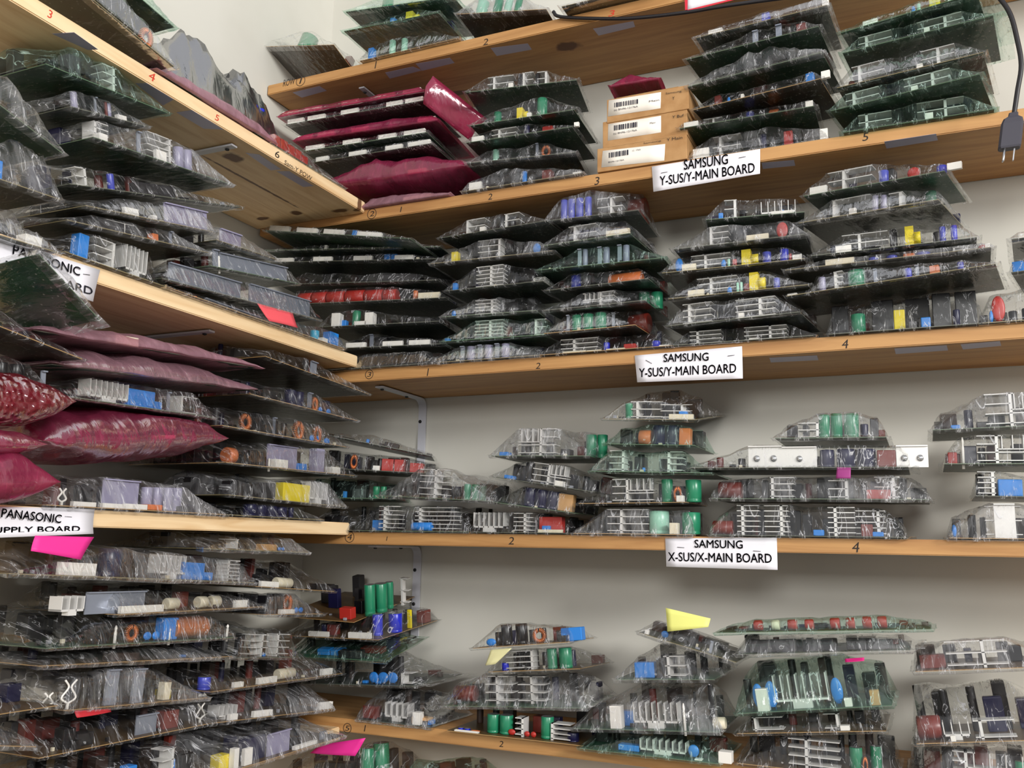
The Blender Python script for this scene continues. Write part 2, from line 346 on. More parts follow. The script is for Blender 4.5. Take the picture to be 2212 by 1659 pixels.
sticker('s3', [(1932, 753), (2045, 746), (2048, 757), (1935, 765)]); sticker('s3', [(2075, 744), (2160, 737), (2163, 747), (2080, 755)]); sticker('s3', [(1662, 773), (1765, 768), (1768, 778), (1665, 783)])

# brackets
BRK = mat('bracket_paint', srgb(206, 207, 214), .4)
HOLE = mat('screw_dark', srgb(20, 20, 20), .6)
def bracket(key, pos, w, label, drop=.30, arm=.30):
    z = Z[key]-T
    bm = bmesh.new(); th = .005; n = 7; rad = .035
    if key[0] == 's': P = lambda s, d, h: (pos+s, D-d, z-h)
    else: P = lambda s, d, h: (XL+d, pos-s, z-h)
    path = [(arm, .004)] + [(rad+.004, .004)] + [(.004+rad*(1-math.sin(a)), .004+rad*(1-math.cos(a))) for a in [k*math.pi/2/n for k in range(1, n+1)]] + [(.004, drop)]
    prev = None
    for i, (d, h) in enumerate(path):
        a = path[max(i-1, 0)]; b = path[min(i+1, len(path)-1)]
        t = Vector((b[0]-a[0], b[1]-a[1])).normalized(); nn = Vector((-t.y, t.x))
        ring = []
        for s, k in ((-w/2, 0), (w/2, 0), (w/2, 1), (-w/2, 1)):
            q = (d+nn.x*th*k*(-1), h+nn.y*th*k*(-1))
            ring.append(bm.verts.new(P(s, max(q[0], .001), max(q[1], .001))))
        if prev:
            for k in range(4): bm.faces.new((prev[k], prev[(k+1) % 4], ring[(k+1) % 4], ring[k]))
        else: bm.faces.new(ring)
        prev = ring
    bm.faces.new(prev); bmesh.ops.recalc_face_normals(bm, faces=bm.faces[:])
    o = bm_obj('shelf_bracket', bm, [BRK]); tag(o, label, 'bracket', 'metal shelf brackets')
    for d, h in ((arm-.03, .010), (.11, .010), (.010, .085), (.010, .20)):
        b2 = bmesh.new(); c = Vector(P(-w*.22, d, h))
        ax = Vector((0, 0, -1)) if h < .03 else (Vector((0, -1, 0)) if key[0] == 's' else Vector((1, 0, 0)))
        add_lathe(b2, [(.006, 0, 0), (.006, .0025, 0), (.003, .004, 0)], 10, Matrix.Translation(c) @ ax.to_track_quat('Z', 'Y').to_matrix().to_4x4())
        bm_obj('screw_head', b2, [HOLE], o)
    return o
bracket('s3', .040, .030, 'grey bent metal bracket on the wall under the third shelf', .33)
bracket('s4', .040, .030, 'grey bent metal bracket on the wall under the fourth shelf', .33)
bracket('s1', -.088, .022, 'pale metal bracket arm under the highest back wall shelf', .2)
bracket('A', -.60, .022, 'pale metal bracket arm under the side shelf with red numbers', .2, .415)
bracket('B', -.60, .022, 'pale metal bracket arm under the second side shelf', .2, .385)

# ------------------------------------------------------------ printed signs
PAPER = mat('white_paper', srgb(240, 238, 244), .6)
def sheet(name, f, corners, off, m, nx=10, ny=5, curl=.0, th=.0006, sag=0.0, seed=0):
    """a thin paper sheet; corners TL TR BR BL in pixels on the plane f(.., off); curls outward by curl at the bottom"""
    TL, TR, BR, BL = [f(c, off) for c in corners]
    out = Vector((0, -1, 0)) if f is on_back else Vector((1, 0, 0))
    bm = bmesh.new(); g = []
    for side in (0, 1):
        rows = []
        for j in range(ny+1):
            v = j/ny; row = []
            for i in range(nx+1):
                u = i/nx
                p = (TL*(1-u)+TR*u)*(1-v)+(BL*(1-u)+BR*u)*v
                k = curl*v*v + .0012*noise.noise(Vector((u*3+seed, v*2, seed)))*v + sag*math.sin(u*math.pi)*v
                row.append(bm.verts.new(p+out*(k+th*(1-side))))
            rows.append(row)
        g.append(rows)
    for side in (0, 1):
        for j in range(ny):
            for i in range(nx):
                q = (g[side][j][i], g[side][j+1][i], g[side][j+1][i+1], g[side][j][i+1]); f_ = bm.faces.new(q); f_.smooth = True
    for j in range(ny):
        for i in (0, nx): bm.faces.new((g[0][j][i], g[0][j+1][i], g[1][j+1][i], g[1][j][i]))
    for i in range(nx):
        for j in (0, ny): bm.faces.new((g[0][j][i], g[0][j][i+1], g[1][j][i+1], g[1][j][i]))
    bmesh.ops.recalc_face_normals(bm, faces=bm.faces[:])
    return bm_obj(name, bm, [m])
STAPLE = mat('staple_wire', srgb(120, 118, 122), .3, .9)
def sign(f, corners, lines, label, staples, off=.002, curl=.002):
    o = sheet('shelf_sign', f, corners, off, PAPER, curl=curl, seed=len(label)); tag(o, label, 'sign', 'printed paper shelf signs')
    for body, x0, y0, x1, y1, h in lines:          # baseline start, end, cap height in pixels
        a = f((x0, y0), off+.0022+curl*.6); b = f((x1, y1), off+.0022+curl*.6); c = f((x0, y0-h), off+.0022+curl*.6)
        text('sign_text', body, a, b-a, c-a, (b-a).length, abs((c-a).z), PRINT, o, 0, .0008)
    for x0, y0, x1, y1 in staples:
        bm = bmesh.new(); add_tube(bm, [f((x0, y0), off+.0022), f((x1, y1), off+.0022)], .0008, 5); bm_obj('staple', bm, [STAPLE], o)
    return o
sign(on_back, [(1408, 360), (1642, 322), (1642, 376), (1412, 415)], [('SAMSUNG', 1477, 367, 1572, 354, 21), ('Y-SUS/Y-MAIN BOARD', 1425, 401, 1630, 372, 20)],
     'white paper sign stapled to the shelf below the cardboard boxes', [(1428, 374, 1442, 371), (1596, 341, 1611, 338)])
sign(on_back, [(1371, 768), (1603, 748), (1605, 818), (1377, 826)], [('SAMSUNG', 1433, 782, 1530, 779, 17), ('Y-SUS/Y-MAIN BOARD', 1380, 815, 1590, 805, 19)],
     'white paper sign stapled to the third shelf, beside marker 4', [(1395, 778, 1408, 785), (1572, 769, 1587, 767)])
sign(on_back, [(1437, 1163), (1678, 1161), (1680, 1231), (1440, 1224)], [('SAMSUNG', 1500, 1183, 1604, 1185, 17), ('X-SUS/X-MAIN BOARD', 1443, 1212, 1667, 1216, 19)],
     'white paper sign on the fourth shelf, lettering starting with X', [(1463, 1182, 1478, 1183), (1627, 1190, 1643, 1191)])
sign(on_left, [(-190, 455), (216, 583), (198, 652), (-205, 524)], [('PANASONIC', 27, 548, 172, 596, 20), ('POWER SUPPLY BOARD', -170, 525, 199, 638, 20)],
     'white paper sign on the second side shelf, half hidden behind bags', [(180, 592, 194, 594)], .002, .004)
sign(on_left, [(-170, 1092), (205, 1098), (193, 1153), (-175, 1168)], [('PANASONIC', 2, 1117, 131, 1130, 19), ('POWER SUPPLY BOARD', -160, 1155, 172, 1148, 14)],
     'white paper sign on the third side shelf, its lower corner curling', [(140, 1116, 155, 1117)], .002, .012)
o = sheet('price_card', on_back, [(1478, -40), (1640, -72), (1642, -16), (1480, 24)], .004, PAPER, seed=3); tag(o, 'white paper card with a red edge hanging on the highest shelf', 'card')
bm = bmesh.new(); a, b = on_back((1478, -38), .006), on_back((1480, 25), .006); c2, d2 = on_back((1486, -39), .006), on_back((1485, 24), .006)
e2, f2 = on_back((1640, -17), .006), on_back((1641, -14), .006)
bm.faces.new([bm.verts.new(p) for p in (a, b, d2, c2)]); bm.faces.new([bm.verts.new(p) for p in (on_back((1480, 22), .006), on_back((1480, 26), .006), f2, e2)])
bm_obj('red_border', bm, [mat('card_red', srgb(214, 40, 60), .5)], o)

# ------------------------------------------------------------ cardboard boxes
KRAFT = mat('kraft_card', srgb(176, 132, 84), .8); noise_col(KRAFT, srgb(166, 122, 74), srgb(184, 142, 94), 20, 4)
TAPE = mat('clear_tape', srgb(196, 160, 112), .25)
WSTK = mat('white_sticker', srgb(246, 238, 226), .5)
def carton(x0, x1, ytl, ybl, off, label, stick, bars, txt, hand):
    sl = SLOPE['s2']
    a = on_back((x0, ybl), off); b = on_back((x1, ybl+(x1-x0)*sl), off); t = on_back((x0, ytl), off)
    x0w, x1w, zb, zt = a.x, b.x, max(min(a.z, b.z), Z['s2']+.001), t.z
    bm = bev_box(x0w, x1w, -off, -off+.26, zb, zt, .0015)
    o = bm_obj('cardboard_box', bm, [KRAFT]); tag(o, label, 'box', 'cardboard boxes with barcode stickers')
    bm = bmesh.new(); add_box(bm, x0w+.03, x1w-.03, -off-.0004, -off+.2, zt-.0002, zt+.0004); bm_obj('packing_tape', bm, [TAPE], o)
    q = sheet('sticker', on_back, stick, off+.0003, WSTK, 4, 2, 0, .0003); q.parent = o
    u0, v0, u1, v1 = bars; bm = bmesh.new(); rnd = random.Random(u0); x = u0
    while x < u1:
        w = rnd.choice((1.6, 2.4, 3.6)); g = rnd.choice((1.2, 2.2)); k = (x-u0)*sl
        ps = [on_back(p, off+.0022) for p in ((x, v0+k), (x, v1+k), (x+w, v1+k+w*sl), (x+w, v0+k+w*sl))]
        bm.faces.new([bm.verts.new(p) for p in ps]); x += w+g
    bm_obj('barcode', bm, [PRINT], o)
    for body, tx0, ty0, tx1, h in txt+hand:
        p = on_back((tx0, ty0), off+.0022); p1 = on_back((tx1, ty0+(tx1-tx0)*sl), off+.0022); p2 = on_back((tx0, ty0-h), off+.0022)
        text('printed_text' if (body, tx0, ty0, tx1, h) in txt else 'handwriting', body, p, p1-p, p2-p, (p1-p).length, (p2-p).length, PRINT if (body, tx0, ty0, tx1, h) in txt else INK, o)
    return zt
carton(1290, 1484, 322, 380, .006, 'brown cardboard box standing on the shelf, lowest of the three', [(1302, 326), (1437, 311), (1435, 347), (1299, 362)], (1315, 330, 1356, 341), [('BN96-12176A', 1314, 352, 1348, 3), ('12  176A', 1366, 327, 1384, 3)], [('Samsung', 1390, 312, 1428, 4), ('Y Main', 1440, 305, 1474, 6)])
carton(1302, 1485, 264, 320, .0, 'brown cardboard box in the middle of the three stacked', [(1314, 268), (1428, 250), (1428, 286), (1313, 304)], (1326, 271, 1375, 282), [('(s) BN96-12176A', 1325, 292, 1376, 5), ('Main', 1404, 268, 1416, 4)], [('Samsung', 1438, 243, 1475, 5), ('Y Buf', 1452, 256, 1477, 6)])
carton(1311, 1488, 216, 263, .003, 'brown cardboard box on top, under the small pink-wrapped board', [(1315, 217), (1428, 199), (1427, 234), (1313, 252)], (1327, 222, 1375, 232), [('(s) BN96-12176A', 1326, 241, 1378, 5), ('Main', 1402, 221, 1424, 4)], [('Samsung', 1438, 205, 1472, 5), ('Y', 1452, 216, 1457, 7)])

# ------------------------------------------------------------ power cord
BLK = mat('black_rubber', srgb(24, 20, 24), .45)
root = bpy.data.objects.new('power_cord', None); COL.objects.link(root); root.location = on_back((1700, 0), .03)
tag(root, 'black power cord with plug hanging in front of the highest shelf', 'power cord')
def rel(o): o.matrix_parent_inverse = Matrix.Translation(root.location).inverted(); return o
pts = [on_back(p, .012) for p in ((1195, 25), (1210, 36), (1285, 40), (1370, 39), (1480, 27), (1565, 13), (1690, -4))] + [on_back(p, q) for p, q in (((1850, -22), .05), ((2000, -42), .09), ((2110, -50), .13), ((2152, -12), .13), ((2181, 28), .13), ((2197, 84), .13), ((2206, 140), .13), ((2198, 196), .13), ((2190, 250), .13))]
bm = bmesh.new(); add_tube(bm, bez(pts, 6), .0056, 8); rel(bm_obj('cable', bm, [BLK], root, True))
c0 = on_back((2189, 246), .13); c1 = on_back((2180, 322), .13); ax = (c1-c0); ln = ax.length; ax.normalize()
M = Matrix.Translation(c0) @ Matrix((( 1, 0, ax.x, 0), (0, 1, ax.y, 0), (0, 0, ax.z, 0), (0, 0, 0, 1)))
bm = bmesh.new(); prof = [(.0, .010, .010), (.10, .011, .011), (.16, .020, .013), (.3, .024, .0135), (.95, .024, .0135), (1.0, .022, .012)]; prev = None
for t, hx, hy in prof:
    ring = [bm.verts.new(M @ Vector((hx*cx, hy*cy, t*ln))) for cx, cy in ((-1, -.6), (-.8, -1), (.8, -1), (1, -.6), (1, .6), (.8, 1), (-.8, 1), (-1, .6))]
    if prev:
        for k in range(8): bm.faces.new((prev[k], prev[(k+1) % 8], ring[(k+1) % 8], ring[k]))
    else: bm.faces.new(ring)
    prev = ring
bm.faces.new(prev); bmesh.ops.recalc_face_normals(bm, faces=bm.faces[:])
plug = rel(bm_obj('plug', bm, [mat('plug_rubber', srgb(58, 56, 66), .5)], root))
for sx in (-.011, .011):
    bm = bmesh.new(); add_box(bm, sx-.0015, sx+.0015, -.004, .004, ln*.98, ln+.030); bmesh.ops.transform(bm, matrix=M, verts=bm.verts[:]); bm_obj('blade', bm, [STEEL], plug)
bm = bmesh.new(); add_lathe(bm, [(.0028, ln*.98, 0), (.0028, ln+.030, 0), (.001, ln+.034, 0)], 10, M @ Matrix.Translation((-.010, -.009, 0))); bm_obj('ground_pin', bm, [STEEL], plug)

# ------------------------------------------------------------ bagged circuit boards
def comp_parse(s):
    out = []
    for it in s.split(';'):
        it = it.split()
        if not it: continue
        d = {'t': it[0][0], 'c': it[0][1:] or None, 'v': None, 's': None, 'n': None, 'd': None}
        mt = re.match(r'(-?[0-9.]+)(?:-(-?[0-9.]+))?$', it[1]); a, b = mt.group(1), mt.group(2) or mt.group(1)
        d['x0'], d['x1'], d['h'] = float(a), float(b), float(it[2])
        for e in it[3:]:
            if e[0] == '@': d['v'] = float(e[1:])
            elif e[0] == 's': d['s'] = float(e[1:])
            elif e[0] == 'n': d['n'] = int(e[1:])
            elif e[0] == 'd': d['d'] = float(e[1:])
        out.append(d)
    return out
NAMES = {'C': 'capacitor', 'B': 'film_capacitor', 'D': 'disc_capacitor', 'T': 'toroid_choke', 'K': 'rolled_capacitor', 'W': 'connector', 'S': 'heat_sink', 'F': 'heat_sink',
         'M': 'heat_sink', 'P': 'heat_sink_plate', 'L': 'copper_coil', 'Z': 'cable_clip', 'X': 'transformer', 'O': 'standoff', 'Q': 'white_block'}

def make_comp(d, x0, x1, v, h, parent, rnd):
    """one component in its board's own axes: x along the front edge, y inward, z up"""
    t, c = d['t'], d['c']; w = max(x1-x0, .003); cx = (x0+x1)/2; name = NAMES[t]
    bm = bmesh.new(); dep = d['d']; b = .0004
    if t == 'C':
        r = w/2; h = max(h, .006)
        add_lathe(bm, [(r*.94, b, 0), (r, .002, 0), (r, h*.12, 0), (r*.93, h*.15, 0), (r, h*.18, 0), (r, h-.002, 0), (r*.95, h-.0005, 0), (r*.82, h-.0002, 1), (r*.8, h-.001, 1)], 18, Matrix.Translation((cx, v+r, 0)))
        return bm_obj(name, bm, [cm(c or 'k'), CANTOP if c not in ('k', 'n') else cm('d')], parent)
    if t in 'BQ':
        bm.free(); dp = dep or max(.006, min(w, .03)); bm = bev_box(x0, x1, v, v+dp, b, max(h, .003), .002 if t == 'B' else .0008)
        return bm_obj(name, bm, [cm(c or 'k')], parent)
    if t == 'D':
        hh = h*.46
        bmesh.ops.create_uvsphere(bm, u_segments=16, v_segments=10, radius=1, matrix=Matrix.Translation((cx, v+.004, h-hh)) @ Matrix.Diagonal((w/2, .0045, hh, 1)))
        add_tube(bm, [(cx-w*.2, v+.004, b), (cx-w*.2, v+.004, h*.3)], .0006, 5); add_tube(bm, [(cx+w*.2, v+.004, b), (cx+w*.2, v+.004, h*.3)], .0006, 5)
        return bm_obj(name, bm, [cm(c or 'b')], parent, True)
    if t == 'T':
        R = h/2*.74; r = h/2*.26; sq = min(1.0, w/max(h, 1e-4))
        pts = [(cx+R*math.cos(a)*sq, v+r, h/2+R*math.sin(a)) for a in [k*math.pi/14 for k in range(28)]]
        add_tube(bm, pts, r*.8, 8, True)
        o = bm_obj(name, bm, [cm('k')], parent, True)
        b2 = bmesh.new(); n = 30
        for k in range(n):
            a = 2*math.pi*k/n + .1
            if 1.4 < (a % (2*math.pi)) < 1.75: continue
            C0 = Vector((cx+R*math.cos(a)*sq, v+r, h/2+R*math.sin(a))); er = Vector((math.cos(a)*sq, 0, math.sin(a)))
            add_tube(b2, [C0+er*r*math.cos(q)+Vector((0, 1, 0))*r*math.sin(q) for q in [j*math.pi/4 for j in range(8)]], r*.22, 4, True)
        bm_obj('winding', b2, [COPPER], o, True)
        return o
    if t in 'KL':
        r = h/2; xf = Matrix.Translation((x0, v+r, r+b)) @ Matrix.Rotation(math.pi/2, 4, 'Y')
        if t == 'K': pr = [(r*.85, 0, 0), (r, .0025, 0), (r, w-.0025, 0), (r*.85, w, 0)]
        else:
            pr = []; n = 16
            for k in range(n): pr += [(r*.93, w*k/n, 0), (r, w*(k+.5)/n, 0)]
            pr.append((r*.93, w, 0))
        add_lathe(bm, pr, 18, xf); return bm_obj(name, bm, [cm(c or 'R') if t == 'K' else COPPER], parent)
    if t == 'W':
        dp = dep or .010; h = max(h, .004); wl = .0012
        add_box(bm, x0, x1, v, v+dp, b, h*.55); add_box(bm, x0, x1, v, v+wl, h*.55, h); add_box(bm, x0, x1, v+dp-wl, v+dp, h*.55, h); add_box(bm, x0, x0+wl, v+wl, v+dp-wl, h*.55, h); add_box(bm, x1-wl, x1, v+wl, v+dp-wl, h*.55, h)
        k = max(2, int(w/.004))
        o = bm_obj(name, bm, [cm(c or 'w')], parent)
        b2 = bmesh.new()
        for i in range(k):
            px = x0+w*(i+.5)/k; add_box(b2, px-.0004, px+.0004, v+dp*.4, v+dp*.6, h*.5, h*.92)
        bm_obj('contact_pins', b2, [STEEL], o); return o
    if t in 'SFM':
        m = ALU if c != 's' else ALU2; dp = dep or .038; th = max(.0013, min(.0022, h*.05))
        def hf(z, a, e): add_box(bm, a, e, v, v+dp, z-th/2, z+th/2)
        def vf(x, a, e): add_box(bm, x-th/2, x+th/2, v, v+dp, a, e)
        if t == 'F':
            n = d['n'] or 7
            add_box(bm, x0, x1, v, v+dp, h*.22, h*.22+th*2.2)
            for i in range(n): vf(x0+th/2+(w-th)*i/(n-1), h*.22, h)
            add_box(bm, cx-w*.18, cx+w*.18, v, v+dp*.5, b, h*.22)
        else:
            sx = d['sl'] if d['sl'] is not None else x0+w*.35; n = d['n'] or 4
            add_box(bm, sx-th*1.5, sx+th*1.5, v, v+dp, b, h)
            for i in range(n):
                z = h-th/2 - (h*.86)*i/max(n-1, 1)
                if t == 'M' and i < n/2:
                    if sx-x0 < x1-sx: hf(z, x0, sx)
                    else: hf(z, sx, x1)
                else: hf(z, x0, x1)
            if t == 'M':
                a, e = (sx, x1) if sx-x0 < x1-sx else (x0, sx)
                hf(h*.52, a, e); hf(h-th/2, a, a+.15*(e-a))
                for i in range(4): vf(a+(e-a)*(i+.5)/4, h*.52, h)
        o = bm_obj(name, bm, [m], parent); return o
    if t == 'P':
        dp = dep or .003
        add_box(bm, x0, x1, v, v+dp, b, h); add_box(bm, x0, x1, v-.006, v+dp, h-.003, h)
        m = {'s': ALU2, 'e': cm('e'), 'd': cm('d')}.get(c, ALU)
        o = bm_obj(name, bm, [m], parent)
        for i in range(d['n'] or 0):
            b2 = bmesh.new(); bmesh.ops.create_uvsphere(b2, u_segments=10, v_segments=6, radius=h*.16, matrix=Matrix.Translation((x0+w*(i+.5)/d['n'], v, h*.42)) @ Matrix.Diagonal((1, .7, 1, 1)))
            bm_obj('screw', b2, [STEEL], o, True)
        return o
    if t == 'Z':
        add_box(bm, cx-.002, cx+.002, v, v+.004, b, h*.25)
        add_tube(bm, bez([(cx, v+.002, h*.2), (cx-w*.5, v+.002, h*.4), (cx-w*.1, v+.002, h*.75), (cx-w*.4, v+.002, h)], 5), .0022, 6)
        add_tube(bm, bez([(cx, v+.002, h*.2), (cx+w*.5, v+.002, h*.4), (cx+w*.1, v+.002, h*.75), (cx+w*.4, v+.002, h)], 5), .0022, 6)
        return bm_obj(name, bm, [cm('w')], parent)
    if t == 'O':
        add_lathe(bm, [(.0035, -.012, 0), (.0035, h*.6, 0), (.0025, h*.7, 0), (.0035, h*.85, 0), (.0015, h, 0)], 8, Matrix.Translation((cx, v, 0)))
        return bm_obj(name, bm, [cm('w')], parent)
    if t == 'X':
        add_box(bm, x0, x0+w*.55, v, v+.025, b, h)
        o = bm_obj(name, bm, [cm(c or 'y')], parent)
        b2 = bmesh.new(); add_lathe(b2, [(h*.28, 0, 0), (h*.28, .022, 0)], 14, Matrix.Translation((x0+w*.62, v+.001, h*.45)) @ Matrix.Rotation(-math.pi/2, 4, 'X'))
        b3 = bmesh.new(); add_lathe(b3, [(h*.3, 0, 0), (h*.3, w*.42, 0)], 14, Matrix.Translation((x0+w*.56, v+.0125, h*.45)) @ Matrix.Rotation(math.pi/2, 4, 'Y')); b2.free()
        bm_obj('taped_winding', b3, [cm(c or 'y')], o, True)
        return o

def hull_planes(pts):
    bm = bmesh.new()
    for p in pts: bm.verts.new(p)
    bmesh.ops.remove_doubles(bm, verts=bm.verts[:], dist=1e-4)
    bmesh.ops.convex_hull(bm, input=bm.verts[:], use_existing_faces=False)
    bm.normal_update(); pl = []
    cen = sum((v.co for v in bm.verts), Vector())/len(bm.verts)
    for f in bm.faces:
        n = f.normal.copy(); c = f.calc_center_median()
        if n.dot(c-cen) < 0: n = -n
        if n.z > .02: pl.append((n, n.dot(c)))
    bm.free(); return pl

def bag(ln, dp, tops, kind, parent, rnd, ml, mr, sag, clear, crum=1.0):
    """plastic film drawn over the board like a tent: hull of the board and its parts, slightly sunk and creased"""
    m = .005; pts = [(-m, -m, 0), (ln+m, -m, 0), (-m, dp+m, 0), (ln+m, dp+m, 0), (ln/2, dp/2, .006)]
    for (x0, x1, y0, y1, h) in tops:
        x0 = max(x0, .004); x1 = min(x1, ln-.004); y0 = max(y0, .003)
        if x1 > x0:
            for x in (x0, x1):
                for y in (y0, min(y1, dp-.004)): pts.append((x, y, h+.0022))
    pl = hull_planes([Vector(p) for p in pts])
    xs = [-m-ml, -m-ml*.5, -m, -m/2] + list(np.linspace(0, ln, 27)) + [ln+m/2, ln+m, ln+m+mr*.5, ln+m+mr]
    ys = [-.009, -.006, -.002, .003, .008, .014, .021, .03, .042, .058] + list(np.linspace(.08, dp, 8)) + [dp+m, dp+m+.01]
    sd = Vector((rnd.random()*50, rnd.random()*50, rnd.random()*50))
    top = []; bot = []; lip = {'h': .005, 'g': .004, 'c': .003}.get(kind, .002)
    bm = bmesh.new()
    for y in ys:
        rt, rb = [], []
        for x in xs:
            z = min(((c-n.x*x-n.y*y)/n.z for n, c in pl), default=0)
            cone = 0
            for (x0, x1, y0, y1, h) in tops:
                dx = max(x0-x, 0, x-x1); dy = max(y0-y, 0, y-y1)
                cone = max(cone, h+.0018-1.15*math.hypot(dx, dy))
            z = max(z, 0)
            if z > 0: z = z + (max(min(cone, z), 0)-z)*sag
            z = min(z, max(clear(min(max(x, 0), ln), min(max(y, 0), dp))-.002, .001))
            nz = noise.noise(sd+Vector((x*26, y*9, 0))); n3 = noise.noise(sd*1.7+Vector((x*70, y*25, 3)))
            edge = min(x+m+ml, ln+m+mr-x, y+.009, dp+m+.01-y)
            k = min(max(edge/.012, 0), 1)
            ztop = z + crum*k*min(.0045, .0012+z*.10)*(nz+.5*n3) + .001*k + (crum-1)*k*.006*(.35-abs(noise.noise(sd+Vector((x*38+y*15, y*30-x*12, 7)))))
            if x < -m or x > ln+m or y > dp+m:
                wv = .004*noise.noise(sd+Vector((x*18, y*14, 9))); ztop = wv+.0006*k; zb = wv-.0006*k
            else:
                zb = -.0042 + k*.0012*n3 - (lip*max(0, 1-max(y, 0)/.045)*min(max(y+.009, 0)/.004, 1)*(1+.5*noise.noise(sd+Vector((x*14, 4, 4)))))
                if k == 0: ztop = zb = -.001
                zb = min(zb, ztop-.0003)
            if x < 0 or x > ln or y < 0: pass
            else: ztop = max(min(ztop, max(z+.0015+(crum-1)*.004, .0012)), .0006)
            jx = .002*nz if k < 1 else 0
            rt.append(bm.verts.new((x+jx, y+jx, ztop))); rb.append(bm.verts.new((x+jx, y+jx, zb)))
        top.append(rt); bot.append(rb)
    ny, nx = len(ys), len(xs)
    for j in range(ny-1):
        for i in range(nx-1):
            bm.faces.new((top[j][i], top[j][i+1], top[j+1][i+1], top[j+1][i])); bm.faces.new((bot[j][i], bot[j+1][i], bot[j+1][i+1], bot[j][i+1])).material_index = 1 if ys[j] > .02 else 0
    for j in range(ny-1):
        for i in (0, nx-1): bm.faces.new((top[j][i], top[j+1][i], bot[j+1][i], bot[j][i]))
    for i in range(nx-1):
        for j in (0, ny-1): bm.faces.new((top[j][i], bot[j][i], bot[j][i+1], top[j][i+1]))
    bmesh.ops.recalc_face_normals(bm, faces=bm.faces[:])
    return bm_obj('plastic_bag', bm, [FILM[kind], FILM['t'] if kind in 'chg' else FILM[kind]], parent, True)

def pillow(ln, dp, kind, parent, rnd, loc, yl, pil, L, R, clear, crk=.22):
    """a puffed-up bag: a closed cushion round its board; pil = pixels above and below the seam at the front"""
    xm = (L[0]+R[0])/2
    hu = loc(xm, yl(xm)-pil[0], .03).z; hd = -loc(xm, yl(xm)+pil[1], .03).z if pil[1] else .004
    m = .012; sd = Vector((rnd.random()*50, rnd.random()*50, rnd.random()*50)); nx, ny = 46, 26
    bm = bmesh.new(); g = []
    for side in (1, -1):
        rows = []
        for j in range(ny+1):
            row = []
            for i in range(nx+1):
                u = (1-math.cos(math.pi*i/nx))/2; v = (1-math.cos(math.pi*j/ny))/2
                x = -m+(ln+2*m)*u; y = -m+(dp+2*m)*v
                pu = (1-abs(2*u-1)**2.6)**.62; pv = (1-abs(2*v-1)**3.5)**.55
                k = max(pu, 0)*max(pv, 0)
                a = noise.noise(sd+Vector((x*11, y*7, side))); b = noise.noise(sd*2+Vector((x*34, y*13, side*3)))
                c = noise.noise(sd*3+Vector((x*16+y*9, y*15-x*7, side)))
                z = (hu*(k*(1+.30*a)+.10*b*k**.5+crk*k**.6*(.3-abs(c))) if side > 0 else -hd*(k*(1+.25*a)+.08*b*k**.5)-.0025*k)
                if side > 0: z = min(z, max(clear(min(max(x, 0), ln), min(max(y, 0), dp))-.001, .002))
                e = .006*noise.noise(sd+Vector((x*20, y*20, 5)))*(1-k)
                row.append(bm.verts.new((x+e, y+e, z+e)))
            rows.append(row)
        g.append(rows)
    for side in (0, 1):
        for j in range(ny):
            for i in range(nx):
                q = [g[side][j][i], g[side][j][i+1], g[side][j+1][i+1], g[side][j+1][i]]
                bm.faces.new(q if side == 0 else q[::-1])
    bmesh.ops.remove_doubles(bm, verts=bm.verts[:], dist=1e-5)
    bmesh.ops.recalc_face_normals(bm, faces=bm.faces[:])
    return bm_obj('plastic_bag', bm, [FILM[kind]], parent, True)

UNIT = {}
def unit_box(c):
    if c not in UNIT:
        bm = bev_box(0, 1, 0, 1, 0, 1, .06); me = bpy.data.meshes.new('block_'+c); bm.to_mesh(me); bm.free(); me.materials.append(cm(c)); UNIT[c] = me
    return UNIT[c]
def unit_can(c):
    k = 'can'+c
    if k not in UNIT:
        bm = bmesh.new(); add_lathe(bm, [(.48, 0, 0), (.5, .05, 0), (.5, .96, 0), (.46, 1, 0), (.4, 1, 1), (.39, .98, 1)], 16, Matrix.Translation((.5, .5, 0)))
        me = bpy.data.meshes.new('can_'+c); bm.to_mesh(me); bm.free(); me.materials.append(cm(c)); me.materials.append(CANTOP); UNIT[k] = me
    return UNIT[k]

NB = [0]; FRAMES = []; LV = .07
def frame(shelf_key, L, R, off, depth, rise, bk, ground, level=None):
    f = on_back if shelf_key[0] == 's' else on_left
    oL, oR = off if isinstance(off, tuple) else (off, off)
    PL, PR = f(L, oL), f(R, oR)
    if ground:
        zt = Z[shelf_key]+.0052; PL.z = zt; PR.z = zt
    if level is None: level = shelf_key in ('s2', 's3') and not ground and not bk and not isinstance(off, tuple)
    if level:                      # lies flat: find how far its far end is turned in or out
        P2 = unproj_plane(R, PL, Vector((0, 0, 1)))[0]
        o2 = -P2.y if shelf_key[0] == 's' else P2.x
        PR = f(R, min(max(o2, oR-LV), oR+LV))
    e = PR-PL; ln = e.length; e.normalize()
    w = Vector((-e.y, e.x, 0)).normalized()
    if bk:
        d = ray(bk); A = np.array([[w.x, 0, -d.x], [w.y, 0, -d.y], [0, 1, -d.z]]); q = np.linalg.solve(A, np.array(CAM-PR)); depth, rise = float(q[0]), float(q[1])
        depth = min(max(depth, .1), .5)
    lim = (D-.012-max(PL.y, PR.y)) if shelf_key[0] == 's' else (min(PL.x, PR.x)-XL-.012)
    depth = min(depth, max(lim, .08)) if not isinstance(off, tuple) else depth
    w = (w*depth+Vector((0, 0, rise))); w = (w-e*w.dot(e)).normalized(); n = e.cross(w)
    Mx = Matrix(((e.x, w.x, n.x, PL.x), (e.y, w.y, n.y, PL.y), (e.z, w.z, n.z, PL.z), (0, 0, 0, 1)))
    return Mx, Mx.inverted(), ln, depth
